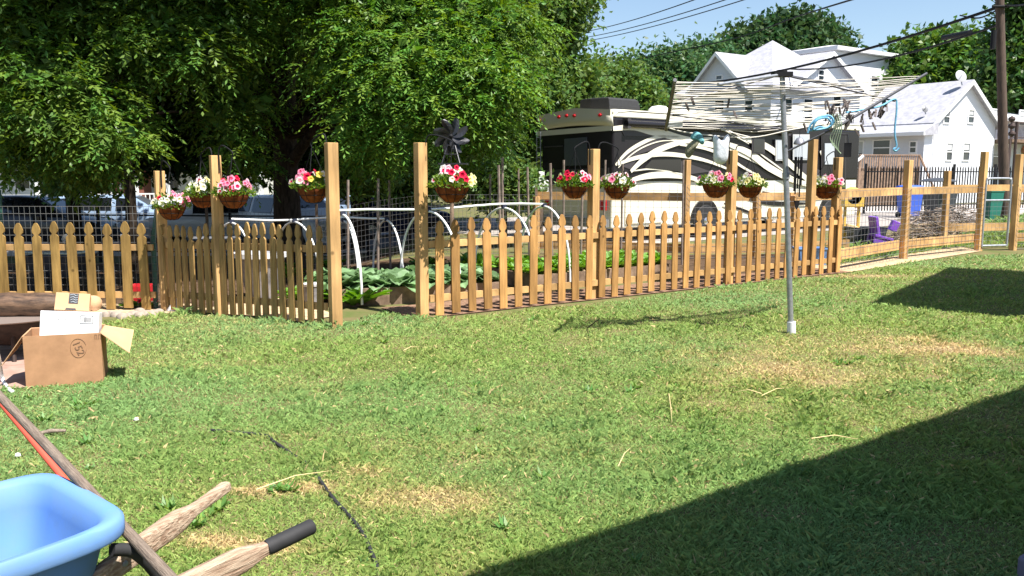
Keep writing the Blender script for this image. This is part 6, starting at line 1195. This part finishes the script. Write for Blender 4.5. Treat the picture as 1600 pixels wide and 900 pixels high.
tree('background_tree', (at(1225, 400, 88).x, 88), .5, knobby(px_lobes([(1165, 88, 88, 26), (1190, 76, 88, 28), (1225, 66, 88, 30), (1260, 66, 88, 26), (1290, 72, 88, 20), (1145, 98, 87, 20), (1240, 50, 88, 14), (1205, 95, 86, 36), (1275, 92, 86, 30), (1172, 60, 89, 10), (1288, 56, 89, 10), (1312, 80, 88, 9), (1210, 50, 88, 10), (1262, 48, 88, 9)]), 6, 88), 'wide dense tree crown rising behind the roof of the big house', 'tree', 'trees beyond the garden', base_col=(.040, .085, .030), sprays=5000, rach=1.6, L=.62, W=.2, simple=9, seed=8, fill=3000, fillL=1)
tree('background_tree', (at(1470, 400, 72).x, 72), .4, knobby(px_lobes([(1418, 100, 72, 20), (1450, 92, 72, 24), (1490, 90, 72, 26), (1525, 100, 72, 22), (1430, 122, 71, 30), (1480, 120, 71, 36), (1530, 125, 71, 32), (1404, 130, 70, 16), (1460, 75, 73, 11), (1500, 72, 73, 11), (1555, 135, 72, 28)]), 6, 72), 'bright green spreading tree behind the near gabled roof', 'tree', 'trees beyond the garden', base_col=(.07, .145, .03), sprays=4500, rach=1.4, L=.55, W=.18, simple=9, seed=9, fill=2500, fillL=.9)
tree('background_tree', (at(1605, 400, 62).x, 62), .4, knobby(px_lobes([(1600, 40, 62, 26), (1625, 20, 62, 40), (1583, 85, 61, 26), (1605, 112, 61, 36), (1572, 128, 60, 24), (1635, 70, 62, 52), (1610, 8, 63, 20), (1640, 130, 61, 50)]), 6, 62), 'dark tree at the right edge behind the utility pole', 'tree', 'trees beyond the garden', base_col=(.045, .10, .022), sprays=4500, rach=1.2, L=.45, W=.14, simple=9, seed=10, fill=2500, fillL=.8)
tree('dark_backing_tree', (at(120, 400, 24.5).x, 24.5), .2, px_lobes([(x, y, 24.5 + (x % 3) * .5, 62) for x in (-60, 20, 100, 180, 260, 330) for y in (10, 100, 190)] + [(x, 235, 24, 42) for x in (-70, 0, 70, 150, 215, 280, 350)]), 'added tree with shade-dark leaves behind the front canopy, left of the big trunk', 'tree', 'large trees behind the left garden fence', base_col=(.035, .07, .014), sprays=5000, rach=.6, L=.24, W=.075, simple=9, seed=60, fill=9000, fillL=.4, fork=3.2)  # added as dark backing for the canopy; shade is in the leaf colour
tree('dark_backing_tree', (at(560, 400, 25.5).x, 25.5), .2, px_lobes([(x, y, 25.5 + (x % 3) * .5, 62) for x in (400, 470, 540, 610, 680, 740) for y in (10, 100, 190)] + [(x, 240, 25, 40) for x in (390, 450, 520, 590, 650, 710)]), 'added tree with shade-dark leaves behind the front canopy, right of the big trunk', 'tree', 'large trees behind the left garden fence', base_col=(.035, .07, .014), sprays=5000, rach=.6, L=.24, W=.075, simple=9, seed=61, fill=9000, fillL=.4, fork=3.2)  # second added backing tree, leaves coloured dark for shade
for i, (px, Y, s) in enumerate(((-140, 60, 95), (60, 66, 90), (250, 62, 85), (440, 70, 90), (600, 64, 80), (740, 58, 75))):
    L_ = [(px - s * .5, 200, Y, s * .6), (px + s * .5, 210, Y, s * .6), (px, 150, Y, s * .7), (px, 225, Y - 2, s * .75), (px - s * .7, 250, Y, s * .4), (px + s * .7, 248, Y, s * .4)]
    tree('background_tree', (at(px, 400, Y).x, Y), .35, px_lobes(L_), ['dim tree beyond the street, leftmost', 'dim tree beyond the street behind the porch house', 'dim tree beyond the street behind the brick house', 'dim tree beyond the street behind the thick trunk', 'dim tree beyond the street behind the garden opening', 'dim tree beyond the street left of the motorhome'][i], 'tree', 'trees across the street', base_col=(.045, .09, .022), sprays=1500, rach=1.6, L=.55, W=.2, simple=8, seed=20 + i, fill=1200, fillL=1.2)
for i, (px, py, Y, s) in enumerate(((560, 262, 20.5, 42), (790, 285, 21, 35), (115, 262, 21, 40), (640, 275, 24, 30))):
    tree('shrub', (at(px, 400, Y).x, Y), .05, px_lobes([(px, py, Y, s), (px - s * .6, py + 12, Y, s * .6), (px + s * .6, py + 10, Y, s * .6)]), ['light green shrub seen above the hoops in the opening', 'green shrub left of the motorhome rear', 'pale green shrub under the left tree canopy', 'small green shrub behind the tall stakes'][i], 'shrub', 'shrubs behind the garden', base_col=(.11, .19, .05), sprays=900, rach=.4, L=.15, W=.045, simple=8, seed=40 + i, fork=.8)
